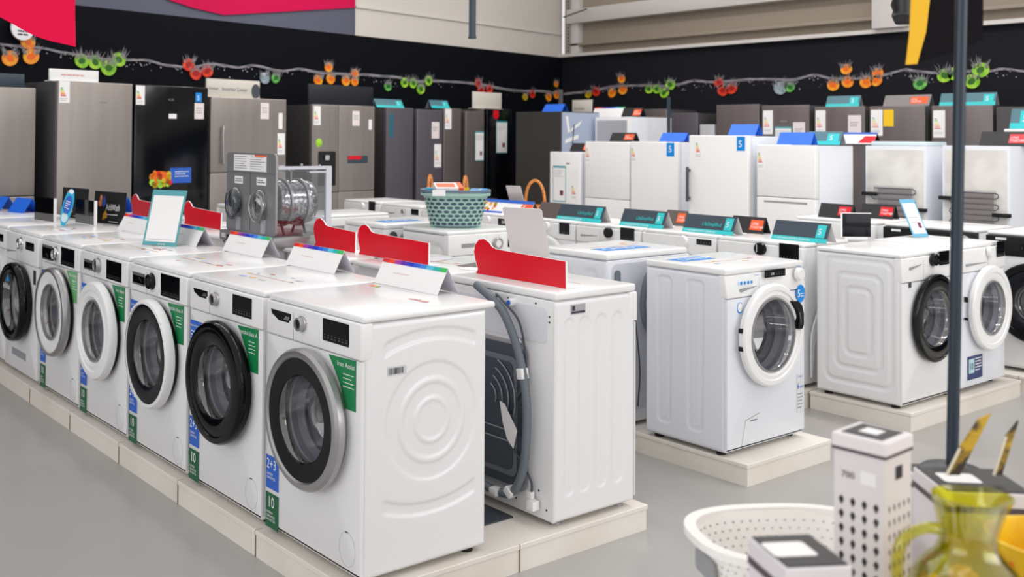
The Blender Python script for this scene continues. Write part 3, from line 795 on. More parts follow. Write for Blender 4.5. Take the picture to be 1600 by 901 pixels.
text('lettering', 'Smart', .014, CYANB, mc, x=-.11, z=.79, y=-.0195)
st5 = plate('round_blue_sticker', disc(.258, .68, .036, .042), .0008, CYANB, mc, y=-.0185)
text('lettering', '5', .05, TXT, st5, x=.23, z=.665, y=-.0195); lines('small_print', .256, .288, .682, 2, .012, .004, TXT, st5, y=-.0195)
sr = plate('round_white_sticker', disc(-.21, .655, .022, .025), .0008, CYANB, mc, y=-.0135)
plate('sticker_face', disc(-.21, .657, .018, .02), .0006, PAPER, sr, y=-.0143)
s6 = plate('free_gift_label', rect(.235, .29, .12, .3), .0008, mat('pale label', srgb(214, 216, 220), .5), mc, y=-.0135)
text('lettering', 'CANDY', .01, CYANB, s6, x=.245, z=.285, y=-.0145); text('lettering', '6', .04, BLUE, s6, x=.237, z=.232, y=-.0145, sx=.8)
text('lettering', 'GRATIS', .014, BLUE, s6, x=.256, z=.235, y=-.0145, sx=.7); lines('small_print', .24, .285, .21, 5, .016, .004, TXTG, s6, y=-.0145)
# door grip, hinge blocks, service flap
bm = NB(); prism(bm, [(.105, .665), (.15, .662), (.182, .64), (.196, .6), (.196, .55), (.185, .53), (.16, .53), (.152, .545), (.158, .585), (.145, .62), (.12, .645)], .022); link('door_grip', bm, BLACKG, mc, TF(0, -.074, 0))
bm = NB(); prism(bm, [(.15, .62), (.17, .6), (.176, .56), (.168, .55), (.163, .58)], .002); link('grip_hollow', bm, DGREY, mc, TF(0, -.0755, 0), smooth=False)
for z in (.56, .48):
    bm = NB(); bx(bm, -.247, -.23, -.05, -.03, z-.01, z+.01, .002); link('hinge_block', bm, BLACK, mc)
plate('service_flap_seam', [(-.2, .03), (-.198, .03), (-.165, .145), (-.06, .165), (-.062, .168), (-.168, .148)], .0006, SEAM, mc, y=-.0125)
plate('flap_notch', rect(-.13, -.08, .138, .143), .0006, TXTG, mc, y=-.0135)
# lid prints
def toplabel(parent, poly, m, z, name='lid_sticker'):
    bm = NB(); prism(bm, [(x, -y) for x, y in poly], .0008); return link(name, bm, m, parent, TF(0, 0, z+.0004)@RX(PI/2), smooth=False)
tl = toplabel(mc, [(-.24, .27), (.0, .27), (.0, .37), (-.24, .37)], CYANB, .833)
M = TF(-.22, .30, .8518)@RX(-PI/2)
text('lettering', 'CANDY', .075, TXT, tl, TF(-.22, .29, .8366)@RX(-PI/2), x=0, z=0, sx=.95)
lidprint(mc, .607, .445, .833, 31, False)

mk = machine('white machine standing back to back with the porthole machine, rear hose showing', (1.92+.305, 1.16, PH), PI,
             dict(w=.61, d=.44, h=.85, over=0, lid=.03, side=(h_two, 'R', .01), lo=1, door=D_W, col=COOLW))
tl = toplabel(mk, [(-.14, .24), (.2, .24), (.2, .34), (-.14, .34)], CYANB, .85)
text('lettering', 'CANDY', .08, TXT, tl, TF(.17, .32, .8526)@RZ(PI)@RX(-PI/2))
lidprint(mk, .61, .44, .85, 32, False)
BK2 = TF(0, .44, 0)@RZ(PI)
bm = NB(); prism(bm, rrect(-.27, .27, .08, .8, .03), .003); link('rear_sheet', bm, mat('rear sheet pale', srgb(206, 208, 216), .35), mk, BK2@TF(0, -.003, 0), smooth=False)
bm = NB(); tube(bm, spline([(.12, -.02, .78), (.04, -.05, .785), (-.06, -.05, .74), (-.1, -.05, .62), (-.08, -.05, .5), (.0, -.05, .44), (.1, -.05, .46)], 70), .015, 10, rib=.06); link('drain_hose', bm, HOSE, mk, BK2)
bm = NB(); prism(bm, rrect(-.255, -.215, .68, .77, .018), .008); link('cable_grommet', bm, HOSE, mk, BK2@TF(0, -.009, 0), smooth=False)
bm = NB(); tube(bm, spline([(-.235, -.02, .72), (-.2, -.04, .69), (-.15, -.03, .6), (-.1, -.03, .3), (-.1, -.02, .1)], 40), .004, 8); link('power_cable', bm, DGREY, mk, BK2)
bm = NB(); prism(bm, disc(.04, .56, .11, .13), .006); link('rear_cover', bm, WHITE2, mk, BK2@TF(0, -.008, 0), smooth=False)

mbk = machine('white machine with small square display, carrying the green laundry basket', (2.0+.3, 2.02, PH), 0,
              dict(w=.6, d=.44, h=.85, over=0, lid=.02, side=(h_squares, 'L', .012), lo=1, door=D_W, R=.2, dc=(0, .42), drawer=('plain', .1, .28, .75, .775), dial=(.38, .765, .035, SILVER, WHITE2), disp=((.47, .56, .735, .81),)))
mbh = machine('white machine with a blue lid sticker and rear hoses, behind the basket machine', (1.97+.3, 3.05, PH), PI,
              dict(w=.6, d=.44, h=.85, over=0, lid=.03, lo=1, door=D_W))
tl = toplabel(mbh, [(-.1, .2), (.2, .2), (.2, .32), (-.1, .32)], CYANB, .85)
text('lettering', 'CANDY', .075, TXT, tl, TF(.17, .3, .8526)@RZ(PI)@RX(-PI/2))
bm = NB(); tube(bm, spline([(-.22, -.03, .72), (-.16, -.05, .79), (.0, -.05, .8), (.12, -.05, .79)], 30), .014, 10, rib=.06)
tube(bm, spline([(-.05, -.03, .65), (.02, -.05, .76), (.1, -.05, .78), (.14, -.05, .7), (.1, -.03, .6)], 30), .012, 10, rib=.06); link('drain_hose', bm, HOSE, mbh, TF(0, .44, 0)@RZ(PI))
bm = NB(); prism(bm, disc(-.23, .77, .03, .035), .01); link('cable_grommet', bm, DGREY, mbh, TF(0, .44, 0)@RZ(PI)@TF(0, -.01, 0), smooth=False)
copy_tree(mbh, 'white machine seen behind the red signs, left of the transparent drum model', (1.97+.3, 4.9, PH), PI)
mcc = copy_tree(mbk, 'white machine showing its round dial just right of the transparent drum model', (2.0+.3, 3.42, PH), 0)

# ---- grooved-side machine and its neighbour beside the black pole
D_BKO = dict(outer=BLACKG, inner=BLACKG, rg=.15, ri=.215, a=.92, t=.04, bowl=-.09)
me_ = machine('white machine with nested rounded-square grooves on its side and black door', (3.49+.295, .107, PH), 0,
              dict(w=.59, d=.478, h=.812, over=0, lid=.022, side=(h_squares, 'L', .005), door=D_BKO, R=.235, dc=(.02, .455), fz=.66, fy=.012, slope=.006, drawer=('slit', .07, .2, .725, .75), dial=(.32, .765, .032, BLACKG, BLACK), disp=((.39, .5, .73, .805),)))
plate('panel_label', rect(-.23, -.205, .635, .66), .0008, TXTD, me_, y=-.012)
D_TEK = dict(outer=WHITE2, inner=WHITE2, rg=.15, ri=.2, a=.96, t=.05, bowl=-.09, lip=SILVER)
mt = machine('white machine with white door ring and navy 10 sticker, right of the black pole', (4.095+.27, .107, PH), 0,
             dict(w=.54, d=.478, h=.82, over=0, lid=.022, door=D_TEK, R=.24, dc=(.02, .46), fz=.67, fy=.03, slope=.006, drawer=('slit', .05, .3, .705, .715), dial=(.33, .775, .03, WHITE2, None), disp=((.43, .52, .735, .825),), col=COOLW))
s10 = plate('navy_guarantee_label', rect(-.2, -.02, .07, .2), .0008, mat('navy label', srgb(22, 44, 104), .4), mt, y=-.028)
plate('label_square', rect(-.185, -.12, .105, .185), .0006, mat('pale teal square', srgb(180, 212, 222), .5), s10, y=-.029)
text('lettering', '10', .055, TXTD, s10, x=-.182, z=.125, y=-.030, sx=.9); lines('small_print', -.11, -.03, .185, 5, .016, .006, TXT, s10, y=-.029)
for za, zb in ((.5, .545), (.4, .43)):
    bm = NB(); bx(bm, -.243, -.234, -.05, -.03, za+.01, zb-.005, .002); link('hinge_block', bm, BLACK, mt)

# ---- long row facing the camera under the teal signs
XD = 3.5
D_LO = dict(outer=WHITE2, inner=WHITE2, rg=.145, ri=.19, a=1, t=.04, lip=SILVER)
D_LB = dict(outer=BLACKG, inner=BLACKG, rg=.145, ri=.19, a=1, t=.04)
def rowD(i, label, st):
    return machine(label, (XD, .666+i*.585+.284, PH), RZA, dict(dict(w=.568, d=.45, h=.815, fz=.68, lo=1, over=.02), **st))
d0 = rowD(0, 'white machine with black dial and black touch panel, nearest of the teal-sign row', dict(door=D_LO, dial=(.30, .765, .036, BLACKG, None), disp=((.42, .545, .715, .81),)))
plate('dial_pointer', rect(.0, .004, .745, .79), .001, TXT, d0, y=-.036)
bm = NB()
for k in range(3): tube(bm, spline([(0, 0, .06), (.02*k, -.004, .3), (.1+.03*k, -.004, .5), (.12+.03*k, -.004, .7)], 24), .006, 8)
tube(bm, [(.3+.1*math.cos(R_(a)), -.004, .5+.22*math.sin(R_(a))) for a in range(90, 275, 10)], .006, 8)
link('side_pressing', bm, COOLW, d0, TF(.299, .05, 0)@RZ(PI/2))
rowD(1, 'white machine with white dial and slim black display, second of the teal-sign row', dict(door=D_LO, dial=(.33, .76, .036, WHITE2, None), disp=((.43, .54, .75, .785),)))
d2 = rowD(2, 'white machine with black dial and black door, third of the teal-sign row', dict(door=D_LB, drawer=('slit', .04, .2, .72, .735), dial=(.30, .765, .034, BLACKG, None), disp=((.40, .52, .72, .81),)))
text('lettering', '10', .04, TXTD, d2, x=-.28, z=.64, y=-.013)
rowD(3, 'white machine half hidden behind the tilted grey sheet, fourth of the teal-sign row', dict(door=D_LO, dial=(.3, .765, .03, WHITE2, None), disp=((.42, .52, .72, .8),)))
d4 = rowD(4, 'white machine with lit digits in its slim display, right of the green basket', dict(door=D_LO, drawer=('plain', .03, .15, .76, .775), dial=(.25, .765, .03, WHITE2, None), disp=((.36, .5, .735, .785),)))
text('lettering', '888', .035, TXT, d4, x=.12, z=.748, y=-.017, align='LEFT')
rowD(5, 'white machine partly behind the green laundry basket', dict(door=D_LO, dial=(.3, .765, .03, WHITE2, None)))
rowD(6, 'white machine with small dark display left of the green basket', dict(door=D_LO, drawer=('plain', .06, .2, .73, .74), dial=(.34, .76, .022, CHROME, None), disp=((.44, .54, .74, .79),)))
rowD(7, 'farthest white machine of the teal-sign row with square black display', dict(door=D_LO, dial=(.31, .77, .03, WHITE2, None), disp=((.4, .5, .72, .82),)))

# ---- machines with black panels behind on the right
XE = 5.0
def rowE(y, label, st): return machine(label, (XE, y+.3, PH), RZA, dict(dict(d=.5, lo=1, over=.02, fz=.70, fy=.02), **st))
D_BB = dict(outer=BLACKG, inner=DARKN, rg=.12, ri=.2, a=1.1, t=.05)
e0 = rowE(-.26, 'white machine with black control panel and huge dark door at the right edge', dict(door=D_BB, R=.245, dc=(.0, .43), fm=BLACK, disp=((.2, .4, .74, .78),)))
lines('name_print', -.24, -.17, .81, 1, .01, .014, TXT, e0, y=-.021)
bm = NB(); bm2 = None
for k in range(6): prism(bm, rect(.0+k*.03, .012+k*.03, .73, .74), .001)
link('button_mark', bm, TXTG, e0, TF(0, -.024, 0), smooth=False)
e1_ = rowE(.40, 'white machine with long black panel and silver dial seen behind the black pole', dict(door=D_BB, R=.24, dc=(0, .43), fm=BLACK, dial=(.53, .765, .035, SILVER, DGREY), disp=((.1, .2, .73, .77),)))
lines('name_print', -.24, -.17, .81, 1, .01, .014, TXT, e1_, y=-.021)
rowE(1.06, 'white machine with small black display behind the navy tablet sign', dict(door=D_LO, fy=.012, disp=((.4, .52, .74, .79),)))

# ------------------------------------------------------------------ folded cards, boards and signs on the machines
ZA = PH+.845+.0008
def frame_z(a, b, mid=None):
    """origin and turn for a card standing between two floor-plan points, seen front facing -y"""
    a, b = Vector((a[0], a[1], 0)), Vector((b[0], b[1], 0)); d = b-a
    return (a+b)/2, math.atan2(d.y, d.x), d.length
def tent(label, x, y, z, rz, w, h, dep, front, back=None, group=None, name='folded_card'):
    t = thing(name, label, 'sign', (x, y, z), rz, group)
    th = .0012
    bm = NB(); prism(bm, [(-w/2, 0), (w/2, 0), (w/2, math.hypot(h, dep/2)), (-w/2, math.hypot(h, dep/2))], th)
    a = math.atan2(dep/2, h)
    link('front_leaf', bm, front, t, TF(0, -dep/2, 0)@RX(-a), smooth=False)
    bm = NB(); prism(bm, [(-w/2, 0), (w/2, 0), (w/2, math.hypot(h, dep/2)-.001), (-w/2, math.hypot(h, dep/2)-.001)], th)
    link('back_leaf', bm, back or front, t, TF(0, dep/2, 0)@RX(a)@TF(0, -th, 0), smooth=False)
    return t, TF(0, -dep/2, 0)@RX(-a)@TF(0, -.0012, 0), math.hypot(h, dep/2)
RAIN = [srgb(*c) for c in ((214, 30, 40), (240, 70, 30), (160, 50, 160), (90, 40, 170), (30, 50, 190), (30, 90, 210), (60, 130, 220), (90, 190, 225), (40, 180, 170), (60, 185, 95))]
RM = [mat('rainbow %d' % i, c, .5) for i, c in enumerate(RAIN)]
def rainbow(label, x, y, z, rz, w=.39, h=.092, dep=.1):
    t, T, L = tent(label, x, y, z, rz, w, h, dep, PAPER, LAV, 'white cards with a rainbow strip')
    bm = NB(); n = 10
    for k in range(n): prism(bm, rect(-w/2+w*k/n, -w/2+w*(k+1)/n, L-.017, L-.001), .0008, mi=k)
    st = link('rainbow_strip', bm, RM, t, T, smooth=False)
    lines('small_print', -.1, .0, L*.5, 1, .01, .0012, mat('print pale red', srgb(214, 150, 150), .5), t, T, y=-.0006)
    return t
rainbow('white folded card with rainbow strip on the nearest front-row machine', .515, .41, ZA, RZA)
rainbow('white folded card with rainbow strip on the second machine of the front row', .515, 1.08, ZA, RZA)
rainbow('white folded card with rainbow strip just before the transparent drum model', .535, 1.72, ZA, RZA)
rainbow('white folded card with rainbow strip right of the acrylic sign holder', .49, 2.31, ZA, RZA)
rainbow('white folded card with rainbow strip left of the acrylic sign holder', .52, 3.03, ZA, RZA)

def redsign(label, y0, y1, x, z):
    """board along the row, with a round lobe at its far end"""
    L = y1-y0; t = thing('red_sign', label, 'sign', (x, (y0+y1)/2, z), RZA, 'red boards standing on the back-to-back row')
    out = [(L/2, 0), (L/2-.012, .102), (-L/2+.13, .112), (-L/2+.105, .118), (-L/2+.085, .135), (-L/2+.05, .148), (-L/2+.02, .142), (-L/2, .12), (-L/2-.004, .09), (-L/2+.01, .055), (-L/2+.03, .02), (-L/2+.02, 0)]
    bm = NB(); prism(bm, out, .006); link('board', bm, PAPER, t, RX(R_(-6)), smooth=False)
    inn = [(x*.985, z*.965+.0025) for x, z in out]
    bm = NB(); prism(bm, inn, .001); link('red_face', bm, RED, t, RX(R_(-6))@TF(0, -.0012, 0), smooth=False)
    bm = NB(); bx(bm, -L/2+.03, L/2-.005, .0, .07, .0, .003); link('foot_flap', bm, PAPER, t, smooth=False)
    return t
ZB = PH+.85+.0008
redsign('nearest red board with a round lobe, on the machine seen from behind', .03, .56, .93, ZB)
ZB2 = ZA
redsign('red board with round lobe, second from the camera', .86, 1.42, .94, ZB2)
redsign('red board half hidden behind the second one, third from the camera', 1.44, 1.83, .95, ZB2)
redsign('red board right of the acrylic sign holder', 2.84, 3.36, .95, ZB2)
redsign('red board left of the acrylic sign holder, farthest one', 3.74, 4.2, .95, ZB2)

# acrylic sign holder on the front row
def holder(label, p0, p1, h, lean, frame, name='sign_holder', top=.03, side=.012, bot=.02):
    c, rz, w = frame_z(p0, p1)
    t = thing(name, label, 'sign', (c.x, c.y, p0[2]), rz)
    T = RX(-lean)
    bm = NB(); prism(bm, rect(-w/2, w/2, 0, h), .004); link('acrylic_panel', bm, CLEAR, t, T@TF(0, .002, 0), smooth=False)
    bm = NB(); prism(bm, rect(-w/2, w/2, 0, h), .0012); link('printed_frame', bm, frame, t, T, smooth=False)
    bm = NB(); prism(bm, rect(-w/2+side, w/2-side, bot, h-top), .0008); s = link('paper_insert', bm, PAPER, t, T@TF(0, -.001, 0), smooth=False)
    lines('small_print', -w/2+side*2, w/2-side*2, bot+.012, 1, .01, .002, TXTG, s, T, y=-.0015)
    text('lettering', 'garancija', .014, TXT, t, T, x=-w*.05, z=.005, y=-.0015)
    bm = NB(); bx(bm, -w/2+.01, w/2-.01, 0, .09, 0, .003); link('acrylic_foot', bm, CLEAR, t, smooth=False)
    return t
z = ZA
a = at(232, 378, z=z); b = at(282, 385, z=z)
holder('tall acrylic sign holder with teal frame and blank white sheet, tilted on the front row', (.26, 2.36, z), (.36, 2.17, z), .29, R_(17), DTEAL)
# oval blue product tag
t = thing('swing_tag', 'upright oval blue and white product tag on the black oval door machine', 'tag', tuple(at(97, 353, z=ZA)), R_(-60))
T = RY(R_(18))
bm = NB(); prism(bm, [(x, z+.12) for x, z in disc(0, 0, .038, .118, 36)], .003); link('tag_body', bm, mat('aqua print', srgb(40, 176, 216), .4), t, T, smooth=False)
bm = NB(); prism(bm, [(x, z+.135) for x, z in disc(0, 0, .03, .06, 30)], .001); link('blue_band', bm, BLUE, t, T@TF(0, -.0012, 0), smooth=False)
bm = NB(); prism(bm, [(x, z+.055) for x, z in disc(0, 0, .025, .03, 30)], .001); link('pale_disc', bm, mat('pale aqua', srgb(200, 226, 230), .5), t, T@TF(0, -.0012, 0), smooth=False)
bm = NB(); prism(bm, [(x, z+.222) for x, z in disc(0, 0, .018, .014, 20)], .001); link('tag_tip', bm, PAPER, t, T@TF(0, -.0012, 0), smooth=False)
lines('small_print', -.018, .018, .16, 4, .014, .005, TXT, t, T, y=-.0028)
# small screens and boards of the left group
def board(label, u0, v0, u1, v1, y, h, m, name='tabletop_board', edge=None, extra=None, dep=.004, cat='sign'):
    """upright board; the corner pixels give its foot line on the machine top"""
    a, b = at(u0, v0, z=ZA), at(u1, v1, z=ZA)
    if y is not None: a.x = b.x = y
    c, rz, w = frame_z(a, b)
    t = thing(name, label, cat, (c.x, c.y, ZA), rz)
    bm = NB(); prism(bm, rect(-w/2, w/2, 0, h), dep); link('panel', bm, m, t, smooth=False)
    bm = NB(); bx(bm, -w/2, w/2, -.02, .06, -.0, .002); link('base_flap', bm, edge or m, t, smooth=False)
    if edge is not None:
        bm = NB(); bx(bm, w/2, w/2+.006, -.002, dep+.012, 0, h); link('side_edge', bm, edge, t, smooth=False)
    return t, w
t, wd = board('small glossy black screen box left of the oval blue tag', 54, 343, 84, 347, None, .15, BLACKG, 'screen_box', PAPER)
plate('grey_strip', rect(-wd/2, wd/2, .0, .05), .001, mat('screen strip grey', srgb(96, 92, 92), .3), t, y=-.0015)
t, wd = board('small glossy black screen box right of the oval blue tag', 118, 347, 147, 352, None, .15, BLACKG, 'screen_box', PAPER)
plate('grey_strip', rect(-wd/2, wd/2, .0, .055), .001, mat('screen strip grey', srgb(96, 92, 92), .3), t, y=-.0015)
def addboard(label, p0, p1, h, full):
    c, rz, w = frame_z(p0, p1)
    t = thing('advert_board', label, 'sign', (c.x, c.y, ZA), rz, 'black advert boards with coloured figures')
    bm = NB(); prism(bm, rect(-w/2, w/2, 0, h), .003); link('panel', bm, CARDB, t, RX(R_(-4)), smooth=False)
    T = RX(R_(-4))@TF(0, -.0012, 0)
    bm = NB(); prism(bm, disc(-w*.28, h*.78, .012, .022, 14), .001); prism(bm, disc(-w*.3, h*.62, .02, .02, 14), .001); link('orange_figure', bm, mat('figure orange', srgb(214, 130, 84), .5), t, T, smooth=False)
    bm = NB(); prism(bm, [(-w*.18, h*.9), (-w*.1, h*.6), (-w*.2, h*.5), (-w*.26, h*.6)], .001); link('blue_figure', bm, mat('figure blue', srgb(50, 80, 150), .5), t, T, smooth=False)
    bm = NB(); prism(bm, [(-w*.1, h*.42), (-w*.05, h*.2), (-w*.2, h*.1), (-w*.18, h*.3)], .001); link('yellow_figure', bm, mat('figure yellow', srgb(220, 160, 50), .5), t, T, smooth=False)
    if full:
        text('lettering', 'AddWash', .058, TXT, t, T, x=-.035, z=h*.42, sx=.62); lines('small_print', -.03, .1, h*.3, 1, .01, .004, TXT, t, T)
    lines('fine_print', 0, w*.3, h*.08, 1, .01, .003, TXT, t, T)
    bm = NB(); bx(bm, -w/2, w/2, .0, .14, 0, .002); link('base_flap', bm, mat('board base brown', srgb(88, 84, 80), .5), t, smooth=False)
    return t
addboard('black advert board reading AddWash, rightmost of the left group', (.52, 3.76), (.6, 3.44), .2, True)
addboard('black advert board standing behind the oval blue tag', (.5, 4.3), (.56, 3.98), .2, False)

def bluetent(label, x, y, z, rz, w=.16, h=.09, dep=.09, m=RBLUE, gp='bright blue folded cards'):
    return tent(label, x, y, z, rz, w, h, dep, m, m, gp)[0]
p = at(38, 331, z=ZA); bluetent('blue folded card left of the screen boxes, on the left machines', p.x, p.y, ZA, R_(-75), .2, .1, .14)
p = at(2, 328, z=ZA); bluetent('blue folded card cut by the left edge of the photo', p.x, p.y, ZA, R_(-75), .2, .1, .14)
p = at(200, 337, z=ZA); bluetent('blue folded card right of the AddWash board', at(200, 335, x=.98).x, at(200, 335, x=.98).y+.16, ZA, R_(-75), .2, .11, .12)
# tilted grey sheet, leaflets
t = thing('tilted_sheet', 'large grey sheet leaning behind the nearest red board', 'sign', (1.19, .47, ZB), R_(104))
bm = NB(); prism(bm, rrect(-.095, .095, .024, .285, .012), .004); link('sheet', bm, mat('grey sheet', srgb(206, 200, 200), .35, coat=.2), t, RX(R_(-19)), smooth=False)
bm = NB(); bx(bm, -.07, .09, -.02, .05, 0, .003); link('sheet_foot', bm, PAPER, t, smooth=False)
t = thing('tilted_sheet', 'small grey sheet leaning far behind, left of the wicker handle', 'sign', tuple(at(812, 312, x=3.75)), R_(100))
bm = NB(); prism(bm, rrect(-.07, .07, .012, .21, .008), .004); link('sheet', bm, mat('grey sheet', srgb(206, 200, 200), .35, coat=.2), t, RX(R_(-24)), smooth=False)
t.location.z = PH+.815+.02
for lab, x, y, w, d, m in (('dark leaflet lying behind the second red board', 1.16, .78, .17, .12, CARDBR), ('pale leaflet lying between the red boards and the basket machine', 1.13, 1.05, .16, .1, mat('pale leaflet', srgb(200, 200, 206), .5)),
                           ('white leaflet on the second back-to-back machine', 1.06, .62+.06, .1, .12, PAPER)):
    bm = NB(); bx(bm, -w/2, w/2, -d/2, d/2, 0, .0015); o = link('leaflet', bm, m, smooth=False); o.location = (x, y, ZA+.0002); o.rotation_euler = (0, 0, R_(15)); tag(o, lab, 'leaflet')

# transparent drum model
t = thing('drum_model', 'grey cutaway display case with two dials and a transparent drum', 'display model', (.76, 2.14, ZA), RZA)
GP = mat('model grey panel', srgb(148, 148, 150), .35, .4)
bm = NB(); bx(bm, -.285, .3, -.03, .33, .0, .05, .004); link('base', bm, GP, t)
bm = NB(); prism(bm, rrect(-.265, .265, .05, .47, .025), .012); link('face_panel', bm, GP, t, TF(0, -.0, 0), smooth=False)
bm = NB(); prism(bm, rect(-.0012, .0012, .06, .365), .001); prism(bm, rect(-.262, .262, .365, .3665), .001); link('panel_joint', bm, DGREY, t, TF(0, -.0015, 0), smooth=False)
s = plate('notice', rect(-.18, .17, .375, .46), .001, PAPER, t, y=-.0015)
lines('small_print', -.17, -.03, .45, 6, .012, .003, TXTG, s, y=-.0022, seed=3); lines('small_print', .0, .16, .45, 6, .012, .003, TXTG, s, y=-.0022, seed=4)
plate('orange_bar', rect(.05, .17, .452, .46), .001, ORANGE, s, y=-.0022)
for x0, x1 in ((-.17, -.08), (.07, .17)):
    s = plate('small_notice', rect(x0, x1, .305, .345), .001, PAPER, t, y=-.0015); lines('small_print', x0+.008, x1-.008, .332, 2, .011, .004, TXTD, s, y=-.0022, seed=int(x1*90))
for k, x in enumerate((-.14, .125)):
    bm = NB(); lathe(bm, [(.085, 0), (.085, .012), (.075, .03), (.055, .045), (0, .05)], 36, TF(x, 0, .2)@AXF); b = link('dial_bubble', bm, CLEAR, t, TF(0, -.001, 0)); b.data.transform(Matrix.Translation((x, 0, .2))@Matrix.Diagonal((.75, 1, 1.05, 1))@Matrix.Translation((-x, 0, -.2)))
    bm = NB(); lathe(bm, [(.05, .002), (.05, .018), (.04, .024), (.02, .02), (0, .02)], 30, TF(x, 0, .2)@AXF); link('dial_disc', bm, CHROME if k else DGREY, t)
    for q in range(3):
        bm = NB(); tube(bm, [(x+(.045+.012*q)*math.cos(R_(a)), -.028-.004*q, .2+(.062+.01*q)*math.sin(R_(a))) for a in range(20+60*q, 300+60*q, 20)], .004, 6); link('wire_loop', bm, SILVER if k else DGREY, t)
    plate('bracket', rect(x+.01, x+.045, .06, .13), .012, mat('light grey bracket', srgb(176, 176, 180), .4), t, y=-.013)
bm = NB(); bx(bm, -.25, -.21, -.036, -.03, .012, .035); link('switch', bm, PAPER, t)
bm = NB(); bx(bm, -.19, -.17, -.036, -.03, .01, .03); link('socket', bm, BLACK, t)
# clear cover box with drum, axis along the row
def slab(name, m, *c):
    bm = NB(); bx(bm, *c); return link(name, bm, m, t, smooth=False)
slab('cover_side', CLEAR, .258, .264, .014, .33, .05, .4)
slab('cover_top', CLEAR, -.1, .264, .014, .33, .394, .4); slab('cover_back', CLEAR, -.1, .264, .324, .33, .05, .4)
for a in ((.252, .268, .3, .334, .05, .4), (.24, .266, .014, .334, .39, .406), (.24, .266, .2, .334, .372, .38)): slab('cover_edge', mat('acrylic edge', srgb(196, 198, 206), .2), *a)
bm = NB(); pr = [(.0, -.1), (.11, -.1)]
for k in range(9): pr += [(.115+.003*(k % 2), -.095+k*.024)]
pr += [(.11, .12), (0, .12)]
bm2 = bm; lathe(bm, pr, 40, TF(.13, .15, .215)@RX(-PI/2)); dm = link('model_drum', bm, mat('model drum steel', srgb(190, 188, 192), .14, .95, noise=(70, srgb(120, 118, 124), .45, .55)), t)
bm = NB()
for dy in (-.04, .06): lathe(bm, [(.119, -.006), (.126, -.006), (.126, .006), (.119, .006)], 40, TF(.13, .15+dy, .215)@RX(PI/2), close=True)
link('drum_hoop', bm, SILVER, t)
for y in (.09, .22):
    for dx in (-.05, .05):
        bm = NB(); tube(bm, [(.13+dx*.6, y, .12), (.13+dx*1.4, y, .052)], .007, 8); link('drum_strut', bm, DGREY, t)
bm = NB(); tube(bm, [(.13, .17, .33), (.13, .17, .394)], .005, 8); lathe(bm, [(.03, 0), (0, -.02)], 20, TF(.13, .17, .392)); link('spray_head', bm, SILVER, t)
bm = NB(); tube(bm, spline([(-.18, -.03, .006), (-.12, -.09, .004), (.0, -.12, .003), (.1, -.1, .003)], 20), .003, 6); link('power_cable', bm, BLACK, t)
for x, y in ((.2, .05), (.2, .3), (.02, .3)):
    bm = NB(); lathe(bm, [(0, .4), (.008, .4), (.008, .412), (0, .412)], 12, TF(x, y, 0)); link('cover_screw', bm, SILVER, t)

# green laundry basket with boxes
BKM = mat('sage green plastic', srgb(156, 190, 181), .45)
zb = PH+.85+.001
bc = at(716, 355, z=zb); bc = Vector((2.27, 2.27, zb))
t = thing('laundry_basket', 'sage green perforated laundry basket on the island machine', 'basket', tuple(bc), R_(-35))
def basket_wall(bm, a0, b0, a1, b1, h, nu, nv, n_exp=2.6, frac=.62, th=.003):
    """tapered oval wall with rows of oval holes: every cell is a ring of quads round its hole"""
    def P(u, v, o=0):
        a = a0+(a1-a0)*v; b = b0+(b1-b0)*v; c, s = math.cos(u), math.sin(u)
        r = (abs(c)**n_exp+abs(s)**n_exp)**(-1/n_exp)
        return Vector(((a-o)*c*r, (b-o)*s*r, h*v))
    K = 12
    for side in (0, 1):
        o = side*th
        for j in range(nv):
            for i in range(nu):
                u0 = 2*PI*(i+.5*(j % 2))/nu; du = 2*PI/nu; v0 = .06+.86*j/nv; dv = .86/nv
                outer = []; inner = []
                for k in range(K):
                    an = 2*PI*k/K+PI/K; c, s = math.cos(an), math.sin(an); m = max(abs(c), abs(s))
                    outer.append(bm.verts.new(P(u0+du*(.5+.5*c/m), v0+dv*(.5+.5*s/m), o)))
                    inner.append(bm.verts.new(P(u0+du*(.5+.5*frac*1.05*c), v0+dv*(.5+.5*frac*.9*s), o)))
                for k in range(K):
                    q = (k+1) % K; bm.faces.new((outer[k], outer[q], inner[q], inner[k]))
    for v0, v1 in ((0, .06), (.92, 1)):
        for i in range(nu*2):
            a, b = 2*PI*i/nu/2, 2*PI*(i+1)/nu/2
            for o in (0, th): bm.faces.new([bm.verts.new(P(*q, o)) for q in ((a, v0), (b, v0), (b, v1), (a, v1))])
    return P
bm = NB(); basket_wall(bm, .155, .115, .2, .15, .2, 26, 7, 2.6, .78); bmesh.ops.remove_doubles(bm, verts=bm.verts, dist=.0003); link('basket_body', bm, BKM, t, ang=60)
def ovalring(bm, a, b, z0, z1, wdt, n=60, e=2.6):
    rs = []
    for i in range(n):
        u = 2*PI*i/n; c, s = math.cos(u), math.sin(u); r = (abs(c)**e+abs(s)**e)**(-1/e)
        rs.append([bm.verts.new((x*c*r, y*s*r, z)) for x, y, z in ((a, b, z0), (a+wdt, b+wdt, z0), (a+wdt, b+wdt, z1), (a, b, z1))])
    for i in range(n):
        p, q = rs[i], rs[(i+1) % n]
        for k in range(4): bm.faces.new((p[k], p[(k+1) % 4], q[(k+1) % 4], q[k]))
bm = NB(); ovalring(bm, .196, .146, .195, .212, .02); link('rim', bm, BKM, t)
bm = NB(); ovalring(bm, .002, .002, .0, .003, .153); link('basket_floor', bm, BKM, t)
t2 = thing('laundry_basket', 'blue-grey basket nested inside the sage green laundry basket', 'basket', (bc.x, bc.y, bc.z+.008), R_(-35))
BKM2 = mat('blue grey plastic', srgb(96, 116, 138), .45)
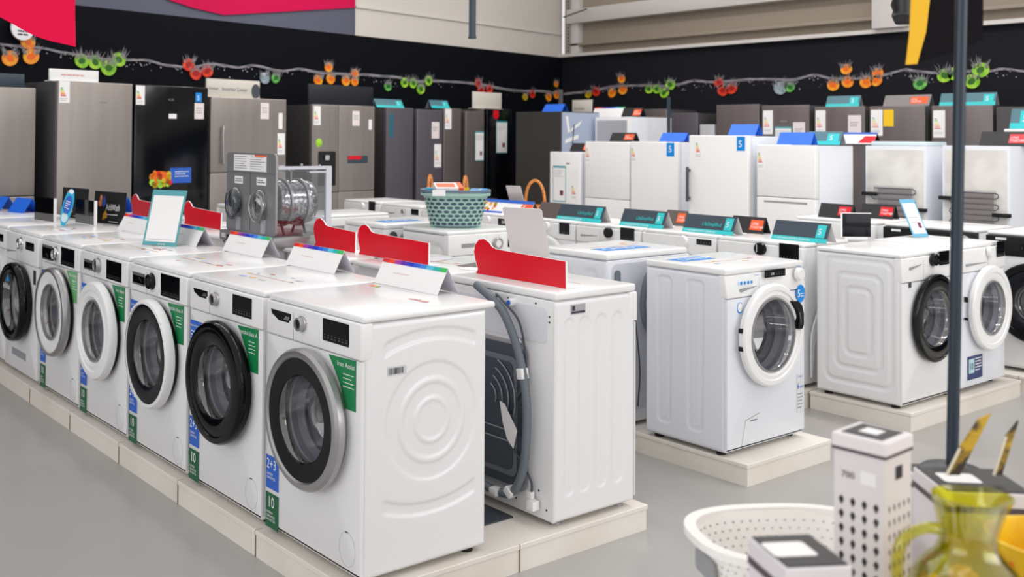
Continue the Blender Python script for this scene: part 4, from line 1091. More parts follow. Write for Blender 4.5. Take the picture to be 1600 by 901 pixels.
bm = NB(); basket_wall(bm, .148, .108, .19, .14, .2, 26, 7, 2.6, .5); bmesh.ops.remove_doubles(bm, verts=bm.verts, dist=.0003); link('basket_body', bm, BKM2, t2, ang=60)
bm = NB(); ovalring(bm, .19, .14, .208, .222, .028); link('rim', bm, BKM2, t2)
bm = NB(); ovalring(bm, .002, .002, .0, .003, .143); link('basket_floor', bm, BKM2, t2)
bm = NB(); bx(bm, -.155, -.075, -.176, -.171, .19, .226); link('price_band', bm, PAPER, t2, smooth=False)
def carton(label, loc, rz, sx, sy, sz, m, stripe, rx=0.):
    t = thing('detergent_carton', label, 'box', loc, rz, 'cartons heaped in the laundry baskets')
    t.rotation_euler = (rx, 0, rz)
    bm = NB(); bx(bm, -sx/2, sx/2, -sy/2, sy/2, 0, sz, .002, 1); link('carton', bm, m, t)
    bm = NB(); bx(bm, sx/2-.03, sx/2+.001, -sy/2-.001, sy/2+.001, .0, sz+.001); bx(bm, -sx/2+.01, sx/2-.045, -sy/2+.02, sy/2-.02, sz, sz+.001); link('printed_panel', bm, stripe, t, smooth=False)
z0 = bc.z+.225
carton('white and orange carton lying on top of the basket stack', (bc.x-.06, bc.y-.0, z0-.012), R_(-30), .17, .12, .045, PAPER, ORANGE, R_(14))
carton('pale blue carton lying at the right of the basket stack', (bc.x+.115, bc.y-.085, z0-.035), R_(-50), .1, .08, .04, mat('pale blue print', srgb(150, 206, 232), .5), CYANB, R_(4))
carton('white carton with yellow print in the middle of the basket stack', (bc.x+.075, bc.y+.02, z0-.04), R_(-40), .08, .08, .05, PAPER, YEL, R_(-5))
carton('cyan carton at the back left of the basket stack', (bc.x-.08, bc.y+.125, z0-.05), R_(-40), .09, .06, .06, mat('cyan print', srgb(60, 180, 220), .5), PAPER, R_(0))

WIC = mat('wicker', srgb(222, 150, 78), .6, noise=(60, srgb(190, 112, 48), .4, .6), bump=.3)
def wicker(label, x, y, z, r, h, rz):
    t = thing('wicker_basket', label, 'basket', (x, y, z), rz, 'small wicker baskets with tall handles')
    bm = NB(); tube(bm, [(r*math.cos(R_(a)), 0, .05+h*math.sin(R_(a))**.8 if a not in (0, 180) else .05) for a in range(0, 181, 9)], .011, 8, rib=.12); link('handle', bm, WIC, t)
    bm = NB(); lathe(bm, [(0, 0), (r*.8, 0), (r, .06), (r*.94, .06), (r*.76, .008), (0, .008)], 28); link('basket_bowl', bm, WIC, t)
z = PH+.815+.001
p = at(836, 322, x=3.85); wicker('wicker basket with a tall arched handle behind the blue and orange card', p.x, p.y, z, .075, .2, R_(-50))
p = at(672, 315, x=3.75); wicker('wicker basket whose handle shows left of the laundry basket', p.x, p.y, z, .04, .2, R_(25))
p = at(727, 318, x=3.85); wicker('wicker basket whose handle tip shows just above the laundry basket', p.x, p.y, z, .04, .2, R_(25))

# cards on the teal-sign row
ZD = PH+.815+.0008
def tealcard(label, u0, v0, u1, v1, x, txt=True, dark=False, w=None):
    a, b = at(u0, v0, x=x), at(u1, v1, x=x)
    c, rz, L = frame_z(a, b)
    t, T, S = tent(label, c.x, c.y, ZD, rz, L, .11, .11, CARDD, PAPER, 'charcoal and teal folded cards')
    bm = NB(); prism(bm, rect(-L/2+(.0 if not dark else L*.33), L/2, .0, .026), .0008); link('teal_band', bm, TEAL, t, T, smooth=False)
    if dark:
        bm = NB(); prism(bm, rect(-L/2, -L/2+L*.33, .0, S), .0006); link('brown_end', bm, CARDBR, t, T, smooth=False)
    s = plate('five_badge', rect(L/2-.075, L/2-.02, .03, S-.012), .0008, TEAL, t, T, y=-.0006)
    text('lettering', '5', .052, TXT, s, T, x=L/2-.066, z=.05, y=-.0015, sx=.9)
    if txt: text('lettering', 'LifeSimplified', .036, TEAL, t, T, x=L/2-.24, z=.05, y=-.001, sx=.75)
    text('lettering', '5+ NAŠA RAZINI ČETVRTA GENERACIJA', .015, TXT, t, T, x=(-L/2+.02) if not dark else -L/2+L*.36, z=.007, y=-.0012, sx=.85)
    return t
tealcard('charcoal and teal card with long brown end, farthest of the teal-sign row', 846, 333, 947, 338, 3.62, dark=True)
tealcard('charcoal and teal card with 5 badge, second from the left of its row', 976, 345, 1044, 351, 3.62)
tealcard('charcoal and teal card with 5 badge in the middle of the row', 1074, 353, 1153, 360, 3.62)
tealcard('charcoal and teal card nearest the grooved-side machine', 1213, 363, 1299, 371, 3.68, txt=False)
def blackcard(label, x, y, z, rz, w, h, dep, m=CARDB, badge=ORANGE, side=1, txt='LONG\nTOGETHER'):
    t, T, S = tent(label, x, y, z, rz, w, h, dep, m, m, 'dark folded cards with a red or orange badge')
    b0, b1 = (w*.08, w*.45) if side > 0 else (-w*.45, -w*.08)
    s = plate('badge', rect(b0, b1, S*.2, S*.82), .0008, badge, t, T, y=-.0004); text('lettering', txt, S*.2, TXT, s, T, x=b0+.008, z=S*.52, y=-.0014, sx=.8)
    return t
def bc_at(label, u0, u1, v, x, h, **k):
    a, b = at(u0, v, x=x), at(u1, v, x=x); z = k.pop('z', None)
    return blackcard(label, x+.0, (a.y+b.y)/2, z if z is not None else a.z, RZA, abs(a.y-b.y), h, h*.9, **k)
bc_at('brown folded card with orange badge between the two middle teal cards', 1043, 1075, 345, 3.9, .1, m=CARDBR, z=ZD)
bc_at('black folded card with orange badge right of the middle teal card', 1146, 1198, 355, 3.86, .1, z=ZD)
ZE = PH+.845+.001
bc_at('black folded card with badge behind the teal card nearest the pole', 1283, 1335, 360, 5.12, .1, z=ZE, badge=RED)
bc_at('black folded card with red badge left of the white tilted sign holder', 1348, 1400, 341, 5.35, .1, z=ZE, badge=RED, txt='LONG\nTOGETHER')
# picture card, tablet and sign holder
t, T, S = tent('white folded card with fruit picture and orange 5, left of the wicker handle', 3.64, at(792, 328, x=3.62).y, ZD, RZA+R_(6), .52, .1, .12, PAPER, CARDBR)
plate('orange_badge', [(.12, .01), (.25, .01), (.26, .09), (.16, .09)], .0008, ORANGE, t, T); plate('blue_band', rect(-.24, .26, .09, S), .0008, BLUE, t, T); plate('blue_band', rect(-.24, -.02, .0, .014), .0008, BLUE, t, T)
text('lettering', '5', .07, TXT, t, T, x=.165, z=.03, y=-.001)
bm = NB(); rr = random.Random(5)
for k in range(16): prism(bm, disc(-.21+rr.uniform(-.05, .1), rr.uniform(.02, .09), rr.uniform(.008, .018), n=10), .0006+k*.00004, mi=k % 3)
link('fruit_picture', bm, [FRU['orange'], FRU['yellow'], FRU['red']], t, T@TF(0, -.001, 0), smooth=False)
t, T, S = tent('dark folded card with patterned edge behind the green basket', 3.72, at(762, 318, x=3.7).y+.02, ZD, RZA, .22, .1, .1, CARDB, CARDB)
bm = NB()
for k in range(14): prism(bm, disc(-.1+.015*k, .03+.03*(k % 2), .009, n=8), .0006, mi=k % 2)
link('dot_pattern', bm, [FRU['yellow'], PAPER], t, T@TF(0, -.0006, 0), smooth=False)
zb_ = PH+.812+.001
t = thing('tablet_sign', 'navy square tablet sign with white base on the grooved-side machine', 'sign', (at(1338, 374, z=zb_).x, at(1338, 374, z=zb_).y, zb_), R_(-38))
bm = NB(); bx(bm, -.075, .06, -.02, .035, 0, .016, .003); link('base_block', bm, PAPER, t)
bm = NB(); bx(bm, -.085, .085, -.004, .008, .016, .155, .002); link('screen', bm, DARKN, t)
bm = NB(); bx(bm, -.089, -.085, -.006, .01, .014, .158); bx(bm, -.089, .087, -.006, .01, .155, .158); link('frame_edge', bm, PAPER, t)
p = at(1428, 372, x=4.1)
t = thing('sign_holder', 'tilted sign holder with light blue frame and white sheet, right of the navy tablet', 'sign', (at(1440, 371, z=PH+.82).x, at(1440, 371, z=PH+.82).y, PH+.821), R_(-14))
T = RX(R_(-26))
bm = NB(); prism(bm, rect(-.062, .062, .004, .25), .003); link('printed_frame', bm, mat('light blue frame', srgb(104, 176, 208), .4), t, T@TF(0, 0, 0), smooth=False)
s = plate('paper_insert', rect(-.052, .052, .026, .222), .001, PAPER, t, T, y=-.0012)
plate('dark_square', rect(.01, .036, .06, .095), .0006, mat('maroon print', srgb(120, 50, 80), .5), s, T, y=-.002); lines('small_print', -.04, .03, .13, 2, .03, .003, TXTG, s, T, y=-.002)
bm = NB(); bx(bm, -.05, .06, -.0, .07, 0, .003); link('acrylic_foot', bm, CLEAR, t, smooth=False)

# ------------------------------------------------------------------ fridges
def elabel(parent, x, z, y, w=.075, h=.15, T=None, off=0):
    p = plate('energy_label', rect(x, x+w, z-h, z), .0012, PAPER, parent, T, y=y-.0012)
    bm = NB(); n = 6; cols = [mat('energy %d' % i, srgb(*c), .5) for i, c in enumerate(((40, 150, 70), (120, 190, 60), (230, 220, 40), (250, 180, 30), (240, 110, 30), (210, 40, 40)))]
    for k in range(n): prism(bm, [(x+w*.12, z-h*(.3+.07*k)), (x+w*(.3+.07*k), z-h*(.3+.07*k)), (x+w*(.3+.07*k), z-h*(.3+.07*k)-.008), (x+w*.12, z-h*(.3+.07*k)-.008)], .0006, mi=k)
    link('energy_scale', bm, cols, p, (T or Matrix())@TF(0, y-.0022, 0), smooth=False)
    lines('small_print', x+w*.1, x+w*.8, z-h*.8, 2, .014, .003, TXTG, p, T, y=y-.0022)
    return p
def price(parent, x, z, y, w=.07, h=.11, m=None, T=None):
    p = plate('price_label', rect(x, x+w, z-h, z), .0012, m or mat('price card', srgb(232, 222, 222), .5), parent, T, y=y-.0012)
    lines('small_print', x+w*.15, x+w*.85, z-h*.3, 3, .02, .006, TXTG, p, T, y=y-.002)
    return p
def tealinfo(parent, x, z, y, w=.09, h=.2):
    p = plate('info_sheet', rect(x, x+w, z-h, z), .0012, DTEAL, parent, y=y-.0012)
    plate('sheet_face', rect(x+.008, x+w-.008, z-h+.01, z-.022), .0006, PAPER, p, y=y-.002); lines('small_print', x+.02, x+w-.02, z-.05, 4, .02, .004, TXTG, p, y=y-.0028)
    plate('dark_square', rect(x+w*.55, x+w*.8, z-h*.82, z-h*.68), .0006, mat('maroon print', srgb(120, 50, 80), .5), p, y=y-.0028)
    return p
def fridge(label, loc, rz, w, d, h, split=(), fm=STEEL, sm=FSIDE, group=None, vert=None, handle=None, name='fridge', hm=SILVER, gap=.005):
    """front face at y=0 facing -y, origin at floor front centre; split: heights where doors meet"""
    t = thing(name, label, 'fridge', loc, rz, group)
    bm = NB(); bx(bm, -w/2, w/2, .06, d, .0, h-.008, .006); link('cabinet', bm, sm, t)
    zs = [.06]+list(split)+[h]
    xs = [-w/2+.002]+([vert] if vert is not None else [])+[w/2-.002]
    doors = []
    for a, b in zip(zs, zs[1:]):
        for c, e in zip(xs, xs[1:]):
            bm = NB(); bx(bm, c+(gap/2 if c > -w/2+.01 else 0), e-(gap/2 if e < w/2-.01 else 0), 0, .055, a+gap/2, b-gap/2, .008, 3); doors.append(link('door', bm, fm, t))
    bm = NB(); bx(bm, -w/2+.02, w/2-.02, .03, .06, .0, .06); link('kick_plate', bm, BLACK, t, smooth=False)
    if handle:
        for (x, z0, z1) in handle:
            bm = NB(); bx(bm, x-.011, x+.011, -.045, -.025, z0, z1, .004); 
            for z in (z0+.03, z1-.03): bx(bm, x-.007, x+.007, -.03, .0, z-.012, z+.012)
            link('handle', bm, hm, doors[-1])
    t['_h'] = h; del t['_h']
    return t, doors
def lfr(u0, u1, v, off, **k):
    """fridge along the left wall between two picture columns, its top seen at v"""
    A = at(u0, v, pl=lw(off)); B = at(u1, v, pl=lw(off)); c = (A+B)/2
    return dict(loc=(c.x, c.y, 0), rz=AN, w=(B-A).length*1.0, h=c.z, **k), A, B
def mkl(label, u0, u1, v, off, d=.62, **k):
    q, A, B = lfr(u0, u1, v, off)
    f, dr = fridge(label, q['loc'], q['rz'], q['w'], d, q['h'], **k)
    return f, dr, q['w'], q['h'], q
GL = 'tall fridges along the left wall'
f, dr, w_, h_, q = mkl('grey steel two-door fridge cut off by the left edge of the photo', -52, 57, 135, 1.4, split=(1.02,), fm=STEEL, group=GL)
fz_h = h_
f, dr, w_, h_, q = mkl('plain grey steel single-door fridge beside the left edge fridge', 91, 208, 128, 1.5, d=.6, split=(), fm=STEEL, sm=FSIDE, group=GL)
elabel(dr[0], -w_/2+.01, h_-.005, 0, .09, .17); lines('name_print', .03, .1, h_-.16, 1, .01, .006, TXTG, dr[0], y=-.001)
qa = q; top_a = h_
f, dr, w_, h_, q = mkl('black glass fridge with a fruit sticker, between two steel fridges', 211, 326, 134, 1.5, fm=FDARK, sm=FDARK, group=GL)
elabel(dr[0], -w_/2+.01, h_-.01, 0, .085, .16)
bl = plate('blue_badge', rect(w_/2-.14, w_/2-.075, h_-.13, h_-.05), .001, CYANB, dr[0], y=-.001); text('lettering', '5', .06, TXT, bl, x=w_/2-.125, z=h_-.115, y=-.0015)
price(dr[0], w_/2-.15, h_-.14, 0, .1, .14); text('lettering', 'VOX', .03, TXTG, dr[0], x=-.05, z=h_-.13, y=-.001)
plate('name_plate', rect(-.04, .04, h_-.28, h_-.24), .001, PAPER, dr[0], y=-.001)
fr = plate('blue_print', rect(-.02, .2, h_-.83, h_-.7), .001, BLUE, dr[0], y=-.001); lines('small_print', .03, .18, h_-.73, 3, .02, .006, TXT, fr, y=-.0018)
plate('fruit_sticker_base', disc(-.11, h_-.79, .11, .065), .0005, FRI['orange'], dr[0], y=-.0006)
bm = NB(); rr = random.Random(8)
for k in range(22): prism(bm, disc(-.12+rr.uniform(-.1, .1), h_-.79+rr.uniform(-.06, .06), rr.uniform(.016, .03), n=12), .0008+k*.00003, mi=k % 4)
link('fruit_picture', bm, [FRU['orange'], FRU['yellow'], FRU['red'], FRU['lime']], dr[0], TF(0, -.002, 0), smooth=False)
f, dr, w_, h_, q = mkl('steel top-freezer fridge behind the drum model', 330, 448, 153, 1.5, d=.62, split=(1.16,), fm=STEEL, sm=FSIDE2, group=GL, handle=((-.33, 1.24, 1.58),))
price(dr[1], w_*.14, h_-.04, 0, .1, .15); elabel(dr[1], w_/2-.11, h_-.32, 0, .09, .2); plate('spec_strip', rect(w_/2-.1, w_/2-.05, h_-.28, h_-.13), .001, PAPER, dr[1], y=-.001)
p1_ = plate('display_strip', rect(-.12, .17, 1.26, 1.31), .002, DGREY, dr[1], y=-.002); plate('red_strip', rect(-.12, .08, 1.27, 1.31), .001, RED, p1_, y=-.003)
qlg = q
f, dr, w_, h_, q = mkl('steel french-door fridge with water dispenser', 488, 586, 164, 1.0, d=.7, split=(.9,), vert=-.08, fm=STEEL, sm=FSIDE2, group=GL)
elabel(dr[2], -w_/2+.02, h_-.02, 0, .1, .2); price(dr[3], .12, h_-.06, 0, .11, .16); plate('spec_strip', rect(w_/2-.1, w_/2-.05, h_-.26, h_-.15), .001, PAPER, dr[3], y=-.001)
dsp = plate('water_dispenser', rrect(-w_/2+.09, -.13, .97, 1.33, .01), .006, FDARK, dr[2], y=-.006); plate('dispenser_spout', rect(-w_/2+.17, -w_/2+.23, 1.24, 1.29), .02, CHROME, dsp, y=-.025)
plate('round_sticker', disc(-w_/2+.1, 1.42, .045), .001, FRU['lime'], dr[2], y=-.001); r_ = plate('display_strip', rect(.05, .36, 1.2, 1.28), .002, CARDD, dr[3], y=-.002); plate('red_strip', rect(.06, .26, 1.24, 1.28), .001, RED, r_, y=-.003)
for a, b, vt, lab, dd in ((604, 646, 168, 'narrow purple-grey steel fridge with teal strip, right of the french-door fridge', 0), (652, 692, 171, 'narrow purple-grey steel fridge with two paper labels', 1), (694, 721, 169, 'narrow warm steel fridge with teal edge, half behind the basket', 2), (728, 757, 174, 'slim steel fridge left of the black one', 3)):
    f, dr, w_, h_, q = mkl(lab, a, b, vt, .72, d=.6, fm=STEELP if dd < 2 else STEEL2, sm=FSIDE2, group=GL)
    if dd == 0: plate('teal_strip', rect(-w_/2+.06, -w_/2+.11, h_-.35, h_-.08), .001, mat('deep teal', srgb(20, 110, 130), .4), dr[0], y=-.001); q604 = q
    if dd == 1: price(dr[0], .03, h_-.15, 0, .14, .2); elabel(dr[0], .08, h_-.42, 0, .13, .28)
    if dd == 2: elabel(dr[0], -w_/2+.02, h_-.01, 0, .12, .25); q694 = q
    if dd == 3: tealinfo(dr[0], .0, h_-.25, 0, .18, .38)
f, dr, w_, h_, q = mkl('glossy black fridge with a red shield badge and teal info sheet', 761, 800, 170, .72, d=.6, fm=FDARK, sm=STEEL2, group=GL)
tealinfo(dr[0], -w_/2+.2, h_-.16, 0, .24, .42); plate('shield_badge', [(-.14, h_-.02), (-.02, h_-.02), (-.02, h_-.1), (-.08, h_-.15), (-.14, h_-.1)], .001, RED, dr[0], y=-.001)
q761 = q
# dark stand-alone fridge seen from its rear corner
pc = at(877, 174, x=7.1); pa = at(806, 174, x=7.1); ph_ = pc.z
t = thing('fridge', 'dark-sided fridge with bare bluish back and white tape, under the blue card', 'fridge', (7.1, (pc.y+pa.y)/2, 0), RZA)
wd = abs(pa.y-pc.y)
bm = NB(); bx(bm, -wd/2, wd/2, 0, .66, 0, ph_, .004, 1); link('cabinet', bm, mat('dark olive side', srgb(60, 58, 55), .5), t)
bm = NB(); bx(bm, wd/2, wd/2+.012, .01, .65, .02, ph_-.01); bk_ = link('back_sheet', bm, mat('bluish back sheet', srgb(170, 182, 204), .4), t)
T = TF(wd/2+.013, 0, 0)@RZ(PI/2)
for pts in ([(.06, 1.75), (.1, 1.75), (.14, 1.55), (.1, 1.55)], [(.12, 1.55), (.16, 1.6), (.34, 1.7), (.3, 1.64)], [(.05, 1.42), (.06, 1.47), (.28, 1.53), (.28, 1.48)]):
    plate('white_tape', pts, .001, PAPER, t, T, y=-.002)
bm = NB(); tube(bm, [(.2, -.01, 1.65), (.17, -.01, 1.4), (.18, -.01, 1.0)], .005, 6); link('power_cable', bm, DGREY, t, T)
tdark = (7.1, (pc.y+pa.y)/2, ph_)
# white display cabinet behind
a, b = at(930, 183, x=7.6), at(985, 183, x=7.6)
t = thing('fridge', 'open-fronted white cabinet with grey inner, behind the small white fridges', 'fridge', (7.6, (a.y+b.y)/2, 0), RZA); wd = abs(a.y-b.y)
bm = NB(); bx(bm, -wd/2, wd/2, 0.02, .75, 0, a.z, .006); link('cabinet', bm, COOLW, t)
bm = NB(); bx(bm, -wd/2, wd/2, 0, .03, .05, a.z, .006); d_ = link('door', bm, WHITE, t)
plate('grey_inset', rrect(-wd/2+.03, wd/2-.05, .3, a.z-.04, .01), .003, mat('inset grey', srgb(176, 176, 182), .4), d_, y=-.003)
# middle block of white fridges
def mid(label, u0, u1, v, X, d=.6, y2=None, **k):
    a, b = at(u0, v, x=X), at(u1, v, x=X)
    f, dr = fridge(label, (X, (a.y+b.y)/2, 0), RZA, abs(a.y-b.y), d, (a.z+b.z)/2, group=k.pop('group', 'white fridges in the middle block'), **k)
    return f, dr, abs(a.y-b.y), (a.z+b.z)/2
W_ = dict(fm=WHITE2, sm=COOLW)
f, dr, w_, h_ = mid('small white fridge with teal-bordered info sheet on its door', 859, 907, 237, 6.1, d=.55, **W_)
tealinfo(dr[0], -w_/2+.05, h_-.15, 0, .19, .38); plate('name_plate', rect(.02, .07, h_-.13, h_-.115), .001, TXTG, dr[0], y=-.001); plate('paper_note', rect(.08, .19, h_-.28, h_-.18), .001, PAPER, dr[0], y=-.001)
elabel(dr[0], .09, h_-.29, 0, .1, .22); t_small = (6.1, f.location.y, h_)
f, dr, w_, h_ = mid('white two-door fridge between the small fridge and the single-door one', 914, 983, 221, 6.1, split=(.88,), **W_)
elabel(dr[1], -w_/2+.01, h_-.01, 0, .08, .22); t_b = (6.1, f.location.y, h_)
f, dr, w_, h_ = mid('white single-door fridge with small blue 5 badge, left of the taller one', 985, 1059, 221, 6.1, d=.58, **W_)
elabel(dr[0], -w_/2+.01, h_-.01, 0, .08, .2); b_ = plate('blue_badge', rect(w_/2-.13, w_/2-.04, h_-.14, h_-.01), .001, CYANB, dr[0], y=-.001); text('lettering', '5', .09, TXT, b_, x=w_/2-.11, z=h_-.1, y=-.0015); t_c = (6.1, f.location.y, h_)
f, dr, w_, h_ = mid('tall white single-door fridge with dark bar handle and blue 5 badge', 1076, 1169, 211, 5.6, d=.6, handle=((-.285, .95, 1.25),), hm=DGREY, **W_)
elabel(dr[0], -w_/2+.07, h_-.01, 0, .08, .2); b_ = plate('blue_badge', rect(w_/2-.11, w_/2-.03, h_-.13, h_-.01), .001, CYANB, dr[0], y=-.001); text('lettering', '5', .08, TXT, b_, x=w_/2-.095, z=h_-.1, y=-.0015); t_d = (5.6, f.location.y, h_)
f, dr, w_, h_ = mid('white two-door fridge with recessed grip, nearest of the middle block', 1182, 1274, 226, 5.62, d=.55, split=(1.03,), **W_)
elabel(dr[1], -w_/2+.01, h_-.01, 0, .07, .2); plate('grip_recess', rect(-w_/2+.07, w_/2-.07, .985, 1.0), .001, SEAM, dr[0], y=-.001); t_e = (5.62, f.location.y, h_)
a, b = at(1322, 225, x=6.5), at(1351, 225, x=6.5)
f, dr = fridge('dark steel fridge squeezed between white fridge and rear coils', (6.85, a.y-.05, 0), RZA, .4, .6, a.z, fm=STEEL2, sm=FSIDE2, group='fridges showing dark steel in the middle block')
# fridges seen from behind with condenser coils
def backfridge(label, u0, u1, v, X, vc0, vc1, d=.6):
    a, b = at(u0, v, x=X), at(u1, v, x=X); wd = abs(a.y-b.y); h = (a.z+b.z)/2
    t = thing('fridge', label, 'fridge', (X, (a.y+b.y)/2, 0), RZA, 'white fridges turned with their backs to the aisle')
    bm = NB(); bx(bm, -wd/2, wd/2, 0, d, .0, h, .006); link('cabinet', bm, COOLW, t)
    bm = NB(); bx(bm, -wd/2+.02, wd/2-.02, -.004, 0, .1, h-.03, .002)
    link('back_sheet', bm, mat('back sheet off white', srgb(218, 216, 210), .5, noise=(6, srgb(206, 203, 198), .4, .6), bump=.35), t)
    zt, zb = at(u0, vc0, x=X).z, at(u0, vc1, x=X).z
    bm = NB(); n = 9; L = wd/2-.09; pts = []
    for k in range(n):
        z = zt-(zt-zb)*k/(n-1); s = 1 if k % 2 == 0 else -1
        pts += [(-s*L, -.03, z), (s*L, -.03, z)]
        if k < n-1: pts += [(s*(L+.02), -.03, z-(zt-zb)/(n-1)*.25), (s*(L+.02), -.03, z-(zt-zb)/(n-1)*.75)]
    tube(bm, pts, .0045, 6); link('condenser_coil', bm, mat('coil grey', srgb(84, 84, 92), .4, .4), t)
    bm = NB()
    for k in range(26):
        x = -L+2*L*k/25; bx(bm, x-.0012, x+.0012, -.026, -.024, zb-.02, zt+.02)
    link('coil_wires', bm, mat('wire grey', srgb(150, 146, 150), .4, .4), t, smooth=False)
    bm = NB(); prism(bm, rect(-L+.02, L-.02, zb-.02, zt), .001); link('coil_backing', bm, mat('coil backing', srgb(168, 160, 158), .5), t, TF(0, -.008, 0), smooth=False)
    for x, z in ((-wd/2+.05, zt-.05), (wd/2-.05, zt-.16)):
        bm = NB(); bx(bm, x-.06, x+.06, -.045, -.0, z-.014, z+.014, .003); link('coil_bracket', bm, BLACK, t)
    return t, h, wd
g1, hg1, wg1 = backfridge('white fridge with rear coils, left one of the two beside the pole', 1352, 1447, 228, 6.3, 292, 360, .42)
g2, hg2, wg2 = backfridge('white fridge with rear coils behind the black pole, at the right', 1472, 1578, 228, 6.3, 298, 365, .62)
# steel fridges along the right wall
GR = 'steel fridges along the right wall'
def rw(label, u0, u1, v, X=8.95, **k):
    return mid(label, u0, u1, v, X, d=.62, group=GR, **dict(dict(fm=STEEL2, sm=FSIDE), **k))
f, dr, w_, h_ = rw('warm steel fridge, leftmost of the four big ones on the right wall', 1119, 1186, 163); price(dr[0], w_/2-.2, h_-.3, 0, .15, .3); lines('name_print', -.05, .03, h_-.24, 1, .01, .02, TXTG, dr[0], y=-.001)
f, dr, w_, h_ = rw('steel fridge with teal info sheet, second on the right wall', 1190, 1264, 164); elabel(dr[0], -w_/2+.02, h_-.06, 0, .13, .28); price(dr[0], w_/2-.2, h_-.2, 0, .15, .25); tealinfo(dr[0], -.13, h_-.25, 0, .22, .4); lines('name_print', -.06, .05, h_-.18, 1, .01, .02, TXTG, dr[0], y=-.001)
f, dr, w_, h_ = rw('steel fridge under the bright teal card on the right wall', 1272, 1351, 166); elabel(dr[0], -w_/2+.02, h_-.04, 0, .12, .28); price(dr[0], w_/2-.19, h_-.1, 0, .15, .25); q_t1 = (8.95, f.location.y, h_)
f, dr, w_, h_ = rw('steel fridge with a yellow sticker on the right wall', 1358, 1445, 165); elabel(dr[0], -w_/2+.02, h_-.04, 0, .13, .28); plate('yellow_sticker', rect(-.14, -.03, h_-.22, h_-.04), .001, YEL, dr[0], y=-.001); q_t2 = (8.95, f.location.y, h_)
f, dr, w_, h_ = rw('wide steel fridge partly behind the black pole on the right wall', 1455, 1551, 164, d=.62) if False else mid('wide steel fridge partly behind the black pole on the right wall', 1455, 1551, 164, 8.95, d=.62, group=GR, fm=STEEL2, sm=FSIDE2); elabel(dr[0], -w_/2+.02, h_-.05, 0, .12, .28); q_t3 = (8.95, f.location.y, h_)
f, dr, w_, h_ = rw('dark brown-grey fridge at the right edge of the photo', 1556, 1640, 166, fm=FSIDE)
f, dr, w_, h_ = rw('dim steel fridge in the corner, behind the black and orange card', 1004, 1042, 170, X=8.95, fm=STEEL2)
f, dr, w_, h_ = rw('dark grey side-on fridge right of the corner, beside a thin upright', 1047, 1090, 176, X=8.95, fm=STEELP)
f, dr, w_, h_ = rw('pale grey low unit between the corner fridges and the right wall row', 1093, 1116, 194, X=8.95, fm=mat('pale grey front', srgb(186, 186, 190), .5), sm=FSIDE)
f, dr, w_, h_ = mid('white fridge top edge visible at the far right behind the red-badged card', 1568, 1640, 201, 7.9, d=.6, **W_)
# cards and signs on the fridges
def fsign(label, c, z, rz, w, h, m, txt=None, tm=TXTG, name='topper_sign', group=None):
    t = thing(name, label, 'sign', (c[0], c[1], z+.001), rz, group)
    bm = NB(); bx(bm, -w/2, w/2, 0, .02, 0, h, .003); link('panel', bm, m, t)
    bm = NB(); bx(bm, -w/2, w/2, -.03, .08, 0, .006); link('base_plate', bm, m, t, smooth=False)
    if txt: text('lettering', txt, h*.3, tm, t, x=-w*.4, z=h*.35, y=-.002)
    return t
def along(q, dx, back=.2):
    return (q['loc'][0]+DV.x*dx+NV.x*back, q['loc'][1]+DV.y*dx+NV.y*back)
t = fsign('white and pink topper sign on the plain steel fridge at left', along(qa, -.08), qa['h'], AN, .44, .1, PAPER)
lines('small_print', -.12, .1, .06, 1, .01, .01, mat('print pale red', srgb(214, 150, 150), .5), t, y=-.001)
CREAM = mat('cream sign', srgb(212, 206, 196), .5)
t = fsign('cream topper sign lettered Inverter Linear on the top-freezer fridge', along(qlg, -.03), qlg['h'], AN, .62, .17, CREAM, None)
text('lettering', 'Vmour', .04, TXTG, t, x=-.29, z=.07, y=-.002); text('lettering', 'Inverter Linear', .05, TXTG, t, x=-.14, z=.065, y=-.002)
bm = NB(); prism(bm, disc(.26, .07, .05, .07), .002); bm2 = bm; link('machine_picture', bm, DGREY, t, TF(0, -.003, 0), smooth=False)
a = at(482, 165, pl=lw(.5)); b = at(583, 165, pl=lw(.5)); c = (a+b)/2
t = thing('dark_panel', 'dark topper panel standing on the french-door fridge', 'sign', (c.x, c.y, c.z-.0), AN)
bm = NB(); bx(bm, -(b-a).length/2, (b-a).length/2, 0, .02, 0, .24, .003); link('panel', bm, mat('dim black panel', srgb(28, 30, 40), .5), t)
t.location = (c.x, c.y, at(535, 164, pl=lw(1.0)).z+.001)
def tealtop(label, c, z, rz, w, h=.13):
    t, T, S = tent(label, c[0], c[1], z+.001, rz, w, h, .1, mat('slate teal card', srgb(74, 118, 130), .4), mat('grey acrylic', srgb(150, 158, 164), .3), 'teal cards on top of fridges')
    plate('teal_band', rect(-w/2, w/2, .0, S*.28), .0008, TEAL, t, T); b_ = plate('badge', rect(w/2-.12, w/2-.02, S*.2, S-.02), .0008, TEAL, t, T, y=-.001); text('lettering', '5', S*.5, TXT, b_, T, x=w/2-.1, z=S*.35, y=-.002)
    return t
tealtop('grey and teal card on the narrow fridge with teal strip', along(q604, .0), q604['h'], AN, .48, .1)
tealtop('grey and teal card on the fridge half behind the laundry basket', along(q694, -.05), q694['h'], AN, .36, .1)
t = fsign('off white topper board on the glossy black fridge', along(q761, .0), q761['h'], AN, .62, .22, CREAM)
bluetent('blue folded card on the dark-sided fridge with white tape', tdark[0]+.3, tdark[1], tdark[2]+.001, RZA, .34, .1, .14, gp='blue folded cards on fridge tops')
a = at(909, 174, x=8.2); fsign('off white sign lettered in grey, left of the corner fridges', (8.2, a.y), a.z-.05, RZA, .34, .2, CREAM, 'Inverter')
